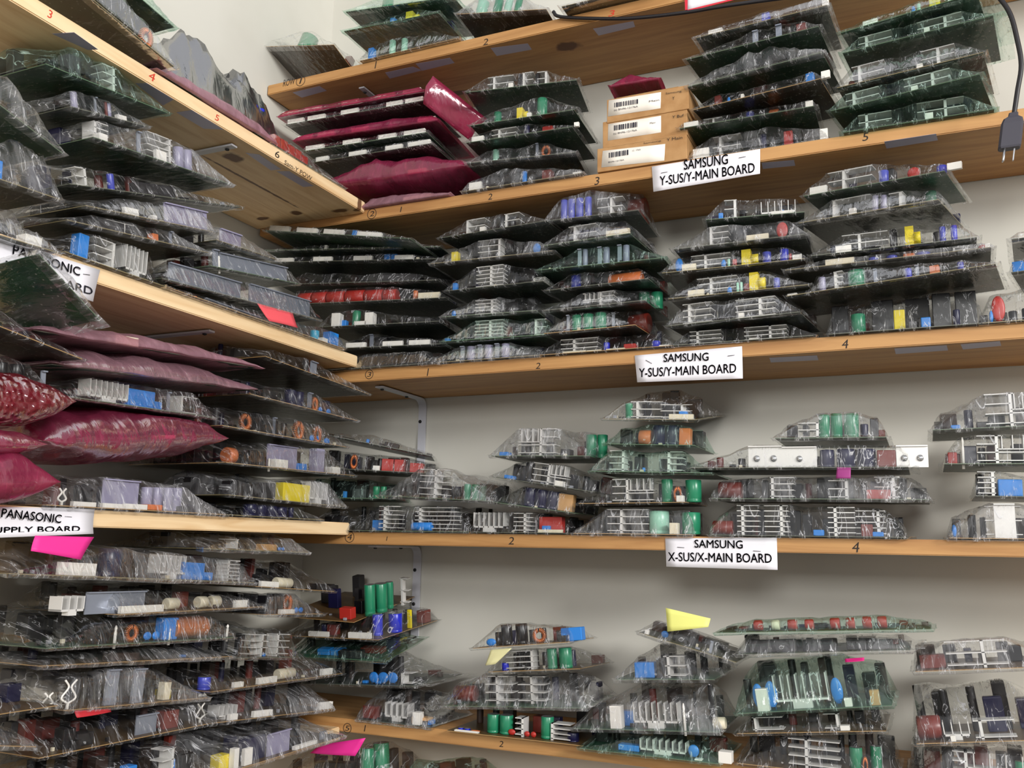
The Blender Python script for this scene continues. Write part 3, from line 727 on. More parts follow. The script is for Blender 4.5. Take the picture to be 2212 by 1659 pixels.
def clearance(P, me, shelves=True):
    """free height above a world point before the next board or shelf"""
    best = 1.0
    for k, (Mx, Mi, ln, dp, _) in enumerate(FRAMES):
        if k == me: continue
        n = Mx.col[2].to_3d(); o = Mx.to_translation()
        t = (o-P).dot(n)/n.z
        if not .003 < t < .3: continue
        q = Mi @ (P+Vector((0, 0, t)))
        if -.01 < q.x < ln+.01 and -.01 < q.y < dp+.01: best = min(best, t-(.0135 if q.y < .05 else .0062))
    for k, z in (Z.items() if shelves else ()):
        inside = (P.y > -.002) if k[0] == 's' else (P.x < .002 and P.y < 0)
        if inside and P.z < z-T: best = min(best, z-T-P.z-.002)
    return best
def board(shelf_key, comps, label, group, fr, me, pcb='g', film='c', fill=1.0, fillh=None, ml=.007, mr=.007, sag=.15, fillc=None, crum=1.0, name='bagged_circuit_board', pil=None, L=None, R=None):
    NB[0] += 1; rnd = random.Random(NB[0]*7+1)
    Mx, Mi, ln, depth = fr
    w = Mx.col[1].to_3d()
    clear = lambda x, y: clearance(Mx @ Vector((x, y, 0)), me)
    root = bpy.data.objects.new(name, None); COL.objects.link(root); root.empty_display_size = .02
    root.matrix_world = Mx
    tag(root, label, 'circuit board', group)
    bm = bmesh.new(); add_box(bm, 0, ln, 0, depth, -.0018, 0); bm_obj('printed_board', bm, [PCB[pcb]], root)
    tops = []; hmax = .0
    def loc(px, py, v):
        P = unproj_plane((px, py), Mx @ Vector((0, v, 0)), w)[0]; return Mi @ P
    yl = lambda x: L[1]+(R[1]-L[1])*(x-L[0])/(R[0]-L[0])
    used = []
    for d in comp_parse(comps):
        v = d['v'] if d['v'] is not None else (.004 if d['t'] in 'WQ' else .022)
        v = min(v, depth-.04)
        a = loc(d['x0'], yl(d['x0']), v).x; b = loc(d['x1'], yl(d['x1']), v).x
        h = loc((d['x0']+d['x1'])/2, yl((d['x0']+d['x1'])/2)-d['h'], v).z
        d['sl'] = loc(d['s'], yl(d['s']), v).x if d['s'] else None
        if pil is None: h = min(h, clear((a+b)/2, v+.01)-.003, clear(a, v)-.003, clear(b, v)-.003)
        h = max(h, .004)
        if d['t'] == 'H':
            tops.append((a-.002, b+.002, v, v+.01, h)); continue
        o = make_comp(d, a, b, v, h, root, rnd)
        dd = d['d'] or {'S': .038, 'F': .038, 'M': .038, 'C': b-a, 'W': .01}.get(d['t'], .02)
        tops.append((a, b, v, v+dd, h)); used.append((a, b, v, v+dd))
        if d['t'] not in 'OZ': hmax = max(hmax, h)
    if fillh is None: fillh = max(hmax*.8, .012)
    nf = int(fill*ln/.034)
    for k in range(nf):
        ww = rnd.uniform(.014, .044); x = ln*(k+.5)/nf - ww/2 + rnd.uniform(-.012, .012); hh = fillh*rnd.uniform(.45, 1.0)
        x = min(max(x, .006), max(ln-ww-.006, .006)); y = rnd.uniform(.09, max(depth-.06, .1)); dpt = rnd.uniform(.014, .04)
        if y+dpt > depth-.004: dpt = max(depth-.004-y, .006)
        if any(x < q[1] and x+ww > q[0] and y < q[3] and y+dpt > q[2] for q in used): y = min(max(q[3] for q in used)+.004, depth-.01); dpt = min(dpt, depth-y-.002)
        if dpt < .004: continue
        cl0 = clear(x+ww/2, y+dpt/2)
        clb = clearance(Mx @ Vector((x+ww/2, y+dpt/2, 0)), me, False)
        if y > .09 and clb < .2 and fill >= .6: hh = max(hh, min(clb, .13 if shelf_key == 's5' else .095)*rnd.uniform(.5, .86))
        hh = min(hh, cl0-.003, clear(x, y)-.003, clear(x+ww, y+dpt)-.003)
        if hh < .004: continue
        c = rnd.choice(fillc or 'kkkddunRk')
        if rnd.random() < .35:
            dm = min(ww, dpt, .02); o = link('capacitor', unit_can(c), root); o.scale = (dm, dm, hh)
        else:
            o = link('transformer' if hh > .02 else 'relay', unit_box(c), root); o.scale = (ww, dpt, hh)
        o.location = (x, y, .0004); tops.append((x, x+ww, y, y+dpt, hh)); used.append((x, x+ww, y, y+dpt))
    # low parts near the front: resistors and small chips
    for k in range(int(ln/.06)+1):
        x = rnd.uniform(.01, max(ln-.03, .012)); y = rnd.uniform(.008, .08); ww = rnd.uniform(.005, .012); hh = rnd.uniform(.003, .010)
        if any(x < q[1] and x+ww > q[0] and y < q[3] and y+.008 > q[2] for q in used): continue
        o = link('resistor' if hh < .006 else 'small_capacitor', unit_box(rnd.choice('kducsk')), root); o.scale = (ww, min(ww, .007), hh); o.location = (x, y, .0004); used.append((x, x+ww, y, y+.008))
    if pil: pillow(ln, depth, film, root, rnd, loc, yl, pil, L, R, clear, .22*crum)
    elif film: bag(ln, depth, tops, film, root, rnd, ml, mr, sag, clear, crum)
    return root, Mx

ORD = ['lowest', 'second up', 'third up', 'fourth up', 'fifth up', 'sixth up', 'seventh up', 'eighth up']
JOBS = []
def stack(shelf_key, where, items, **dflt):
    for i, it in enumerate(items):
        L, R, comps, look = it[:4]; kw = dict(off=.012, depth=.25, rise=0.0, bk=None); kw.update(dflt); kw.update(it[4] if len(it) > 4 else {})
        gr = kw.pop('ground', i == 0)
        pos = ('topmost' if i == len(items)-1 and i > 0 else ORD[i]) + ' in ' if len(items) > 1 else 'on '
        fr = frame(shelf_key, L, R, kw.pop('off'), kw.pop('depth'), kw.pop('rise'), kw.pop('bk'), gr, kw.pop('level', None))
        FRAMES.append(fr+(look+', '+pos+where,))
        JOBS.append((shelf_key, comps, look+', '+pos+where, 'circuit boards '+('in ' if len(items) > 1 else 'on ')+where, fr, len(FRAMES)-1, dict(kw, L=L, R=R)))

# ------------------------------------------------------------ the boards, shelf by shelf, each stack from the bottom up
# highest back wall shelf
stack('s1', 'the highest shelf left of marker 1', [
 ((545, 101), (721, 96), 'Cg 633-663 29 @.06', 'brown board, thin film, one green can', dict(pcb='b', film='c', rise=-.055, depth=.24, fill=.3, ground=False, off=.02))])
stack('s1', 'highest shelf stack above marker 1', [
 ((778, 116), (990, 88), 'Bb 795-806 10; CG 838-850 22 @.05; CG 864-876 22 @.05; H 925-935 26', 'brown board with pale cans', dict(pcb='b', film='c', fill=.6)),
 ((743, 67), (946, 26), 'Xy 876-902 24; Bb 842-852 8; H 940-944 14 @.1', 'green board with yellow transformer', dict(pcb='g', film='g', fill=.6)),
 ((747, 25), (979, -8), 'W 770-790 6; Cg 820-840 20 @.08', 'dark green board cut by photo top', dict(pcb='g', film='g', fill=.5))])
stack('s1', 'the highest shelf at marker 2', [
 ((988, 30), (1180, 19), 'CG 1022-1044 30; Cg 1060-1077 30; CG 1084-1099 32; Cg 1107-1120 30', 'brown board with four upright green cans', dict(pcb='b', ground=False, film='h', fill=.5, off=.03, rise=-.02))])
stack('s1', 'the highest shelf above red marker 3', [
 ((1213, 24), (1440, -25), 'W 1228-1256 8', 'olive board in creased film', dict(pcb='o', film='h', fill=.6, off=.05))])

# second back wall shelf
CONN4 = 'W {0}-{1} 9; W {2}-{3} 9; W {4}-{5} 9; W {6}-{7} 9; W {8}-{9} 9'
def five(*a): return CONN4.format(*a)
stack('s2', 'crimson corner pile, second shelf', [
 ((785, 447), (968, 419), 'Bu 800-850 14; Bc 870-930 8', 'flat pale pink bag', dict(film='l', pcb='d', fill=.4, depth=.3)),
 ((694, 402), (1006, 360), 'Bk 760-820 14; Bc 880-920 10', 'puffy crimson bag', dict(film='p', pcb='d', fill=.3, depth=.3, pil=(46, 26), off=.03, name='crimson_bagged_board')),
 ((672, 351), (931, 309), 'W 682-708 9; W 753-790 9; W 832-868 9; W 881-928 9; H 800 13', 'board with four white sockets', dict(pcb='d', film='c', fill=.6, depth=.3, fillh=.02)),
 ((655, 326), (922, 285), 'W 660-698 9; W 740-777 9; W 817-854 9; W 872-917 9', 'board with white sockets, green underside', dict(pcb='g', film='c', fill=.6, depth=.3, fillh=.02)),
 ((638, 304), (943, 259), 'W 643-674 9; W 686-722 9; W 759-796 9; W 902-940 9; H 850 17 @.01', 'board half wrapped in crimson film', dict(pcb='d', film='p', fill=.6, depth=.3, fillh=.02)),
 ((617, 269), (916, 216), five(621, 655, 664, 701, 736, 773, 834, 868, 875, 913), 'board with five white sockets', dict(pcb='d', film='c', fill=.6, depth=.3, fillh=.02)),
 ((605, 252), (916, 196), five(610, 643, 658, 693, 737, 774, 815, 852, 870, 908), 'crimson bag with raised flap', dict(pcb='d', film='p', fill=.5, depth=.3, fillh=.018))])
stack('s2', 'stack beside cardboard boxes', [
 ((1001, 404), (1256, 379), 'W 1013-1039 8; Cb 1126-1136 22 @.05; BR 1170-1190 20 @.05; W 1237-1254 9; H 1090 30 @.03', 'board with crumpled white film', dict(film='h', pcb='o', crum=2)),
 ((1008, 352), (1242, 328), 'CG 1062-1076 24 @.05; Ps 1157-1163 26 @.04; To 1168-1189 22 @.02', 'board with small copper ring', dict(film='h', pcb='d')),
 ((1007, 308), (1236, 273), 'W 1019-1044 10; S 1062-1115 28 s1078 n3; Cn 1130-1142 24; Br 1171-1193 20 @.05; W 1240-1250 8', 'board with red block and comb heat sink', dict(pcb='g')),
 ((1016, 271), (1240, 236), 'Cg 1064-1080 22 @.05; Xy 1116-1138 22; Ww 1138-1147 8; Cg 1157-1178 38', 'board with tall green can', dict(pcb='g', film='c')),
 ((1007, 199), (1245, 172), 'S 1053-1109 26 s1067 n3; W 1098-1108 9; Ck 1117-1130 26; S 1128-1152 28 s1131 n3; Ck 1155-1165 24; S 1160-1181 26 s1179 n3', 'green board with three heat sinks', dict(pcb='g', film='c', depth=.22))])
stack('s2', 'the topmost cardboard box', [
 ((1322, 186), (1420, 170), 'Bc 1340-1350 6; H 1358 18', 'small pink-wrapped board', dict(pcb='d', film='p', ground=False, depth=.16, fill=.8, fillh=.018, off=.0, rise=-.005))])
stack('s2', 'stack above the upper sign', [
 ((1490, 334), (1784, 290), 'W 1497-1531 10; S 1540-1600 30 s1556 n3 @.04; Cn 1640-1655 22 @.05; Br 1693-1712 20 @.05; W 1771-1788 13; H 1660 34', 'board in thick creased film', dict(pcb='o', film='h', off=-.012)),
 ((1468, 277), (1758, 228), 'W 1477-1508 10; S 1520-1560 26 s1541 n3 @.04; Cv 1610-1628 20 @.05; Ko 1660-1682 18 @.05; W 1740-1756 12', 'board with white end sockets', dict(pcb='g', film='c')),
 ((1497, 237), (1772, 169), 'BR 1543-1556 18 @.04; Db 1570-1577 10; W 1600-1606 8; Bb 1740-1757 18; W 1774-1792 14', 'board with blue block near corner', dict(pcb='b', film='c')),
 ((1485, 187), (1775, 112), 'H 1600 34 @.02; H 1660 42 @.02; H 1560 20; H 1690 26', 'dark board under white crumpled film', dict(pcb='g', film='h', fill=.8, crum=3)),
 ((1483, 128), (1768, 56), 'Ps 1626-1638 26; Ps 1676-1689 28; BR 1720-1740 16', 'green board with two grey posts', dict(pcb='g', film='c')),
 ((1503, 81), (1786, 10), 'W 1530-1560 8; Bv 1645-1662 16; W 1776-1790 18', 'board under pale film, violet block', dict(pcb='o', film='h', fill=.5))])
stack('s2', 'stack above marker 5', [
 ((1822, 288), (2147, 225), 'S 1855-1927 40 s1873 n3; W 1998-2016 9; S 1982-2084 34 s2043 n3', 'green board with two white combs', dict(pcb='g', film='g')),
 ((1794, 239), (2116, 159), 'S 1827-1899 40 s1845 n3; W 1968-1982 9; S 1953-2053 36 s2015 n3', 'green board overhanging its neighbours', dict(pcb='g', film='g')),
 ((1808, 189), (2124, 112), 'S 1841-1911 36 s1857 n3; W 1980-1993 8; S 1990-2063 34 s2027 n3', 'brown-edged board, two combs', dict(pcb='o', film='c')),
 ((1820, 114), (2145, 32), 'S 1855-1926 40 s1872 n3; W 1996-2008 9; S 1982-2078 34 s2042 n3', 'green board in wide film', dict(pcb='g', film='g', mr=.03)),
 ((1816, 70), (2110, -16), 'W 1864-1895 9; Db 1968-1977 13; CG 1980-1988 14; By 2007-2030 18; S 2040-2080 20 s2050 n3', 'green board with blue and yellow parts', dict(pcb='g', film='g', mr=.05, depth=.3))])

# third back wall shelf
stack('s3', 'dark corner pile, third shelf', [
 ((690, 786), (945, 776), 'Bd 780-850 16; Bk 870-920 16', 'black-looking bag', dict(pcb='d', fill=.8, depth=.3, fillh=.028)),
 ((700, 753), (956, 742), 'W 747-789 10; W 826-869 10; W 883-928 10; Ps 798-806 26 @.06', 'board with three white sockets', dict(pcb='d', depth=.3)),
 ((690, 706), (948, 693), 'Qw 715-733 28; Bb 734-747 12; Cg 757-774 32; Qw 787-805 26; W 765-790 8', 'board with green can and white posts', dict(pcb='d', depth=.3, fillh=.03)),
 ((620, 657), (962, 642), 'Kr 640-668 26; Kr 670-700 27; Kr 702-740 27; Kr 742-782 28; Kr 784-822 28; Kr 824-852 28; Co 890-900 18; Wc 903-949 12', 'board with a row of red rolls', dict(pcb='d', depth=.3, fill=.5)),
 ((600, 614), (945, 604), 'H 660 22; H 730 18; Bd 820-900 14', 'flat board under shiny film', dict(pcb='d', film='c', depth=.3)),
 ((578, 566), (952, 558), 'W 593-632 8; W 676-716 9; W 763-803 9; Bb 829-842 14; Bb 844-857 14; W 852-892 9', 'board with white sockets and blue blocks', dict(pcb='d', depth=.3)),
 ((568, 540), (950, 532), 'Qw 700-706 8; Bo 865-887 8', 'dark green board, orange chip', dict(pcb='g', depth=.3, fillh=.012, fill=.5)),
 ((572, 497), (886, 515), 'W 581-623 11; W 640-682 10; W 698-740 10; Bb 759-768 11; W 770-822 9', 'tilted board with four white sockets', dict(pcb='g', depth=.2, fillh=.012, off=.06, rise=-.01, fill=.5, level=False))])
stack('s3', 'third shelf stack above marker 1', [
 ((915, 783), (1163, 768), 'Ps 994-1003 38; Ce 1005-1022 36; Ps 1032-1041 38; Ce 1043-1060 36; Ps 1069-1078 38; Ce 1080-1096 38', 'board with grey can pairs', dict(pcb='o', film='h')),
 ((955, 737), (1180, 722), 'Bb 960-970 6; S 1025-1086 44 s1058 n6; S 1154-1180 34 s1157 n3', 'teal-filmed board with large comb', dict(pcb='g', film='g')),
 ((955, 684), (1158, 670), 'Db 974-984 12; S 1026-1072 30 s1062 n5', 'board with crumpled side film', dict(pcb='g', film='h', crum=2)),
 ((963, 628), (1172, 606), 'Bb 977-986 15; S 1028-1086 44 s1060 n6; S 1152-1178 34 s1154 n4', 'board with five-bar comb', dict(pcb='d')),
 ((931, 569), (1193, 541), 'By 974-988 20; S 1032-1082 40 s1078 n4; Db 1150-1167 20', 'cloudy bag with yellow block', dict(pcb='o', film='h')),
 ((948, 514), (1180, 476), 'S 1007-1046 28 s1009 n3; W 1036-1047 9; Ck 1069-1088 28; S 1089-1121 28 s1093 n3; Ck 1095-1110 20', 'board with two small heat sinks', dict(pcb='d'))])
stack('s3', 'third shelf stack above marker 2', [
 ((1167, 771), (1452, 755), 'Q 1178-1210 14; Wc 1215-1265 9; S 1211-1291 36 s1240 n4 @.03; Wc 1267-1298 8; CB 1302-1315 24; Wc 1309-1349 6; Br 1347-1373 18; CB 1406-1424 22; W 1424-1446 9', 'board with red block and blue cans', dict(pcb='b')),
 ((1175, 720), (1372, 701), 'Ps 1224-1230 34; Cg 1232-1252 44; Cg 1255-1278 44; Cg 1282-1305 46; Ps 1322-1328 30 @.05; KR 1354-1396 32 @.09', 'board with three shiny green cans', dict(pcb='b', film='c')),
 ((1178, 670), (1393, 648), 'M 1259-1326 56 s1297; Cg 1377-1400 42 @.09; Cg 1402-1428 42 @.1', 'cloudy board with gate-shaped heat sink', dict(pcb='d', film='h')),
 ((1179, 627), (1400, 601), 'Ko 1312-1382 30 @.06; Cv 1230-1250 26 @.06; Ck 1252-1270 26', 'board with copper roll', dict(pcb='d')),
 ((1161, 583), (1433, 556), 'Ps 1248-1256 38; Ce 1257-1268 36; Ps 1291-1300 38; Ce 1301-1315 36; Ps 1334-1343 40; Ce 1344-1358 38', 'green board with three grey pairs', dict(pcb='g', film='g')),
 ((1175, 530), (1360, 503), 'S 1228-1287 32 s1241 n3 @.03; Wc 1309-1359 11; Ck 1330-1350 28 @.06', 'board with cream socket', dict(pcb='g', film='h')),
 ((1178, 477), (1378, 453), 'Cv 1209-1224 42; Cv 1225-1240 42; Cv 1242-1258 42; Cv 1262-1276 42; S 1290-1345 34 s1320 n3 @.04; KR 1354-1391 36 @.1; H 1275 56', 'board with violet cans', dict(pcb='d', film='h'))])
stack('s3', 'third shelf stack above its sign', [
 ((1455, 754), (1757, 729), 'S 1490-1558 38 s1507 n4; W 1618-1638 10; S 1608-1700 42 s1664 n4', 'board with two bright white combs', dict(pcb='d')),
 ((1441, 704), (1727, 673), 'S 1475-1537 44 s1489 n4; W 1595-1606 11; S 1589-1675 40 s1642 n4', 'board with two tall combs', dict(pcb='d')),
 ((1444, 645), (1746, 614), 'Wc 1486-1520 13; S 1506-1592 36 s1536 n4 @.03; Db 1570-1581 12; CG 1590-1596 20; CG 1598-1604 20; BR 1607-1618 16; Xy 1619-1653 38; Cv 1670-1684 22', 'board with yellow transformer, lower of two', dict(pcb='o')),
 ((1430, 589), (1738, 558), 'Db 1458-1475 28; Wc 1473-1503 13; S 1493-1578 35 s1524 n4 @.03; Db 1557-1568 16; CG 1571-1577 16; Br 1582-1591 14; Xy 1602-1638 38; Cv 1646-1665 24; CB 1684-1703 26; Cr 1704-1710 14; W 1712-1732 10', 'board with yellow transformer, blue disc', dict(pcb='o')),
 ((1455, 538), (1738, 505), 'S 1533-1574 38 s1536 n4; Wc 1612-1660 11; Dr 1677-1702 32', 'cloudy board with red disc', dict(pcb='d', film='h')),
 ((1525, 474), (1738, 457), 'S 1565-1592 38 s1588 n3; Bb 1552-1562 12; F 1644-1719 28 n6; Db 1688-1695 9; W 1666-1715 6', 'board with white strip comb', dict(pcb='g', film='c'))])
stack('s3', 'third shelf stack above marker 4', [
 ((1790, 727), (2122, 692), 'Cg 1839-1870 44; By 1932-1956 42; Bk 1798-1834 64 @.13; Bk 1885-1932 66 @.12; Bd 1958-2010 64 @.14; Bk 2016-2056 68 @.11; Bk 2066-2112 70 @.12; Q 1963-1980 14 d.003; Bb 1990-2011 20; Cn 2060-2075 30', 'shadowy board, green can, yellow block', dict(pcb='d', film='c', depth=.28, fill=1.4, fillh=.05)),
 ((1699, 639), (2150, 569), 'W 1701-1721 11; Ce 1768-1783 30; S 1803-1822 42 s1806 n4; Cg 1830-1867 42; Ps 1888-1896 28; CB 1954-1970 20; Ps 1978-1986 22; Bo 2008-2029 17; Cv 2068-2082 16', 'wide board with one green can', dict(pcb='o')),
 ((1696, 583), (2141, 533), 'Wc 1783-1845 12; Cv 1875-1897 50; Cv 1914-1938 50; Ko 1951-1976 22; Cv 1976-2010 46; S 2058-2096 34 s2061 n3; Dr 2113-2132 28; W 2128-2139 8', 'hazy board with lilac cans', dict(pcb='o', film='h')),
 ((1752, 552), (2110, 512), 'W 1805-1839 14; S 1820-1919 36 s1857 n3 @.03; Xy 1956-1990 40; Cv 2030-2044 32; CB 2055-2069 32', 'board with tall yellow block', dict(pcb='d')),
 ((1726, 481), (2027, 430), 'S 1798-1880 36 s1801 n2; Ce 1882-1896 32; Ce 1900-1914 30; W 1834-1848 12; S 1920-1950 30 s1945 n2; Cg 1996-2020 46 @.1', 'board under large tent of film', dict(pcb='o', film='h', ml=.02, off=(-.02, .07))),
 ((1736, 423), (2040, 368), 'W 1749-1785 15; S 1788-1884 40 s1822 n3; Cv 1896-1917 26; Dr 1959-1987 20; CB 2021-2043 14; W 2046-2077 14', 'board with violet can and red cap', dict(pcb='g', film='c', off=(-.01, .07)))])
stack('s3', 'third shelf stack at photo edge', [
 ((2119, 689), (2330, 662), 'Dr 2143-2173 46; Db 2137-2146 16; H 2230 56', 'bag with big red disc', dict(pcb='o', film='c')),
 ((2184, 588), (2370, 562), 'Bb 2187-2212 22', 'black bag with blue block', dict(pcb='d', film='c')),
 ((2185, 516), (2370, 492), 'W 2200-2240 10', 'dark bag cut by photo edge', dict(pcb='d', film='h', fillh=.02))])

# fourth back wall shelf
stack('s4', 'fourth shelf corner pile', [
 ((640, 1132), (765, 1137), 'Bk 700-740 20', 'black bag', dict(pcb='d', fill=1, fillh=.03, ml=.0)),
 ((650, 1073), (850, 1077), 'Cg 803-818 26; Cg 820-833 26; Bd 760-790 20; Bb 740-748 14', 'dark green bag with green cans', dict(pcb='g', film='g', off=(.0, -.10))),
 ((660, 1008), (932, 1022), 'To 754-771 32; W 805-819 10; Br 823-848 26; Br 850-870 26; Br 884-912 20', 'board with copper ring and red blocks', dict(pcb='d', off=(.0, -.12))),
 ((690, 935), (932, 984), 'Bb 790-797 8; H 800 18; Bd 830-860 10', 'sloping dark board under film', dict(pcb='d', off=(.0, -.16), depth=.2, fillh=.015))])
stack('s4', 'fourth shelf pile at marker 1', [
 ((770, 1152), (1010, 1149), 'Bb 803-826 28 @.05; S 817-860 58 s829 n6; S 895-985 54 s906 n6; Kb 886-928 22 @.01', 'board with blue roll and two combs', dict(film='c', pcb='g', ml=.02)),
 ((820, 1070), (1066, 1082), 'S 904-962 62 s938 n5; Cg 998-1012 34 @.05; Cg 1014-1030 34 @.06; Cg 1032-1046 32 @.08', 'crumpled bag with angular heat sink', dict(film='h', pcb='g', ml=.02, crum=2.5))])
stack('s4', 'fourth shelf pile at marker 2', [
 ((1022, 1151), (1228, 1157), 'F 1022-1088 45 n7; S 1109-1150 46 s1133 n5; Br 1164-1213 42 @.03; Bb 1170-1188 20; Wc 1162-1214 12', 'board with red block, cream socket', dict(pcb='d', off=.01)),
 ((1066, 1084), (1242, 1108), 'Cn 1126-1151 54; Cn 1151-1176 54; Cn 1176-1202 52; Bt 1203-1234 38', 'tilted board with three black cans', dict(pcb='g', film='c')),
 ((1063, 1029), (1284, 1062), 'Bb 1088-1107 8; Ck 1128-1146 50; M 1147-1220 60 s1182; Qw 1197-1214 12; Q 1270-1287 24', 'tilted board with gate heat sink', dict(pcb='d', film='c')),
 ((1061, 984), (1272, 984), 'Bb 1078-1097 8; M 1119-1200 58 s1167; Cg 1262-1284 46 @.06; Cg 1286-1308 46 @.08', 'bag with white comb and green cans', dict(pcb='g', film='h', depth=.24))])
stack('s4', 'fourth shelf stack behind its sign', [
 ((1239, 1150), (1492, 1154), 'S 1312-1400 54 s1342 n4; CG 1398-1440 50; Qc 1446-1464 24; Cg 1469-1509 48', 'glossy bag with two green cans', dict(pcb='b', film='h')),
 ((1250, 1087), (1483, 1084), 'M 1323-1412 62 s1355; Cg 1427-1451 50; To 1454-1473 34; Qw 1461-1476 14; Cg 1478-1512 50', 'board with green cans beside orange ring', dict(pcb='b', film='c')),
 ((1276, 1017), (1534, 1021), 'S 1316-1350 52 s1345 n4; S 1441-1474 52 s1444 n4; Bb 1387-1393 9', 'green film with wavy fold', dict(pcb='g', film='g')),
 ((1309, 958), (1500, 961), 'Ko 1377-1403 32; Cn 1405-1434 42; Cn 1435-1464 42; Bo 1466-1490 36', 'board with copper roll and black cans', dict(pcb='g', film='g')),
 ((1305, 904), (1502, 906), 'Cg 1349-1365 34; S 1363-1425 38 s1377 n3; S 1427-1489 32 s1473 n3 @.03; Bb 1466-1483 17; Wc 1445-1497 11', 'board with cream socket over copper roll', dict(pcb='o', film='c', bk=(1612, 931)))])
stack('s4', 'fourth shelf stack at marker 4', [
 ((1535, 1158), (1955, 1166), 'KR 1538-1582 34; S 1593-1641 70 s1605 n6; S 1652-1704 70 s1689 n6; Bb 1757-1780 18; S 1790-1849 68 s1806 n6; BR 1861-1886 32; S 1850-1915 62 s1899 n5 @.04; Bb 1885-1909 16', 'board with four tall combs', dict(pcb='d', film='c', mr=.02)),
 ((1538, 1076), (2008, 1078), 'KR 1550-1600 36 @.04; S 1664-1715 46 s1669 n4; S 1790-1832 40 s1829 n3; Br 1872-1924 20; S 1890-1945 48 s1931 n3 @.04', 'wide bag with red block', dict(pcb='g', film='h')),
 ((1490, 1010), (1962, 1008), 'P 1617-1690 46 n2; P 1690-1765 44 n1; Cn 1770-1802 38; Cn 1806-1848 40; Cn 1850-1892 40; BR 1895-1936 36; P 1937-2006 46 n2', 'board with silver plates and navy cans', dict(pcb='d', film='c', mr=.02)),
 ((1674, 946), (1914, 943), 'S 1724-1770 32 s1766 n3; Cg 1768-1793 50; Cg 1794-1820 52; Cg 1822-1855 52; Bk 1880-1898 40', 'small board with three green cans', dict(pcb='g', film='h'))])
stack('s4', 'fourth shelf stack at photo edge', [
 ((2050, 1151), (2330, 1156), 'Db 2056-2067 18; P 2150-2196 66 n0; S 2130-2210 60 s2190 n3 @.03', 'bag glaring white', dict(pcb='b', film='h', crum=2)),
 ((2108, 1070), (2330, 1074), 'S 2113-2152 52 s2146 n5; Bb 2157-2210 36', 'board with big blue block', dict(pcb='d', film='c')),
 ((2040, 1001), (2330, 1000), 'Br 2048-2068 24 @.04; O 2074-2088 56; M 2112-2250 66 s2155', 'bag with white pin, gate sink', dict(pcb='g', film='c')),
 ((2015, 928), (2330, 914), 'Bb 2054-2075 8; M 2131-2260 72 s2187', 'bag with bright comb', dict(pcb='g', film='h'))])

# lowest back wall shelf
stack('s5', 'lowest shelf corner pile', [
 ((772, 1557), (930, 1572), 'BR 782-812 34; F 830-880 46 n5; Qw 890-906 30; Bt 888-925 20; Bb 906-930 15', 'crumpled bag with blue tip', dict(film='h', pcb='d', crum=3)),
 ((640, 1475), (898, 1482), 'Db 796-816 28; Db 815-838 28; Db 836-858 28; Bb 782-792 9; Bb 810-822 9; S 866-890 28 s868 n2', 'dark board with three blue discs', dict(film='c', pcb='d', mr=.05, depth=.3)),
 ((610, 1416), (834, 1428), 'Bb 686-712 18; Bb 714-739 18; Q 731-778 16; BR 780-826 26 @.06', 'green board with white block', dict(film='g', pcb='g', bk=(920, 1378))),
 ((610, 1372), (817, 1382), 'W 666-708 11; Cn 690-704 28 @.03; BR 706-724 28 @.03; W 752-800 13; CB 801-820 54 @.05; CB 834-860 57 @.11; By 880-889 68 @.2 d.008', 'brown board with dark blue cans', dict(film='c', pcb='b', bk=(985, 1334))),
 ((600, 1330), (764, 1344), 'Br 733-758 28 @.02; Cg 784-804 82 @.07; Cg 806-829 86 @.12; Cg 831-846 92 @.18; S 866-884 104 s870 n3 @.24 d.02', 'bare brown board, three green cans', dict(film=None, pcb='b', bk=(941, 1284)))])
stack('s5', 'lowest shelf pile at marker 2', [
 ((965, 1588), (1265, 1612), 'CB 987-998 16; CB 1000-1012 16; Do 1016-1036 12; W 981-1032 11 @.002; Cg 1047-1072 52; Cg 1074-1101 52; Dr 1096-1112 24; S 1112-1130 50 s1128 n4; Dr 1131-1143 22; Dr 1145-1157 22; Cg 1164-1190 56; S 1190-1232 44 s1192 n4; Cn 1222-1246 26', 'unwrapped board with green cans', dict(pcb='b', film=None, off=.03, fill=.7)),
 ((957, 1524), (1266, 1529), 'KR 978-1022 42 @.06; S 1050-1110 66 s1075 n4 @.04; S 1120-1180 66 s1150 n4 @.05; H 1240 40', 'large frosted crumpled bag', dict(pcb='g', film='h', crum=2.5)),
 ((1055, 1451), (1253, 1444), 'CB 1082-1096 18; S 1094-1155 44 s1150 n4; Cg 1180-1201 50; Cg 1205-1232 50', 'board with pale note, two green cans', dict(pcb='b', film='c', bk=(1318, 1430))),
 ((1022, 1400), (1229, 1386), 'Db 1050-1071 18; Ck 1081-1103 46; Ck 1112-1136 46; To 1150-1180 34 @.01; Q 1206-1223 14; Bb 1213-1258 30 @.03', 'board with copper ring, blue block', dict(pcb='b', film='c', bk=(1282, 1377)))])
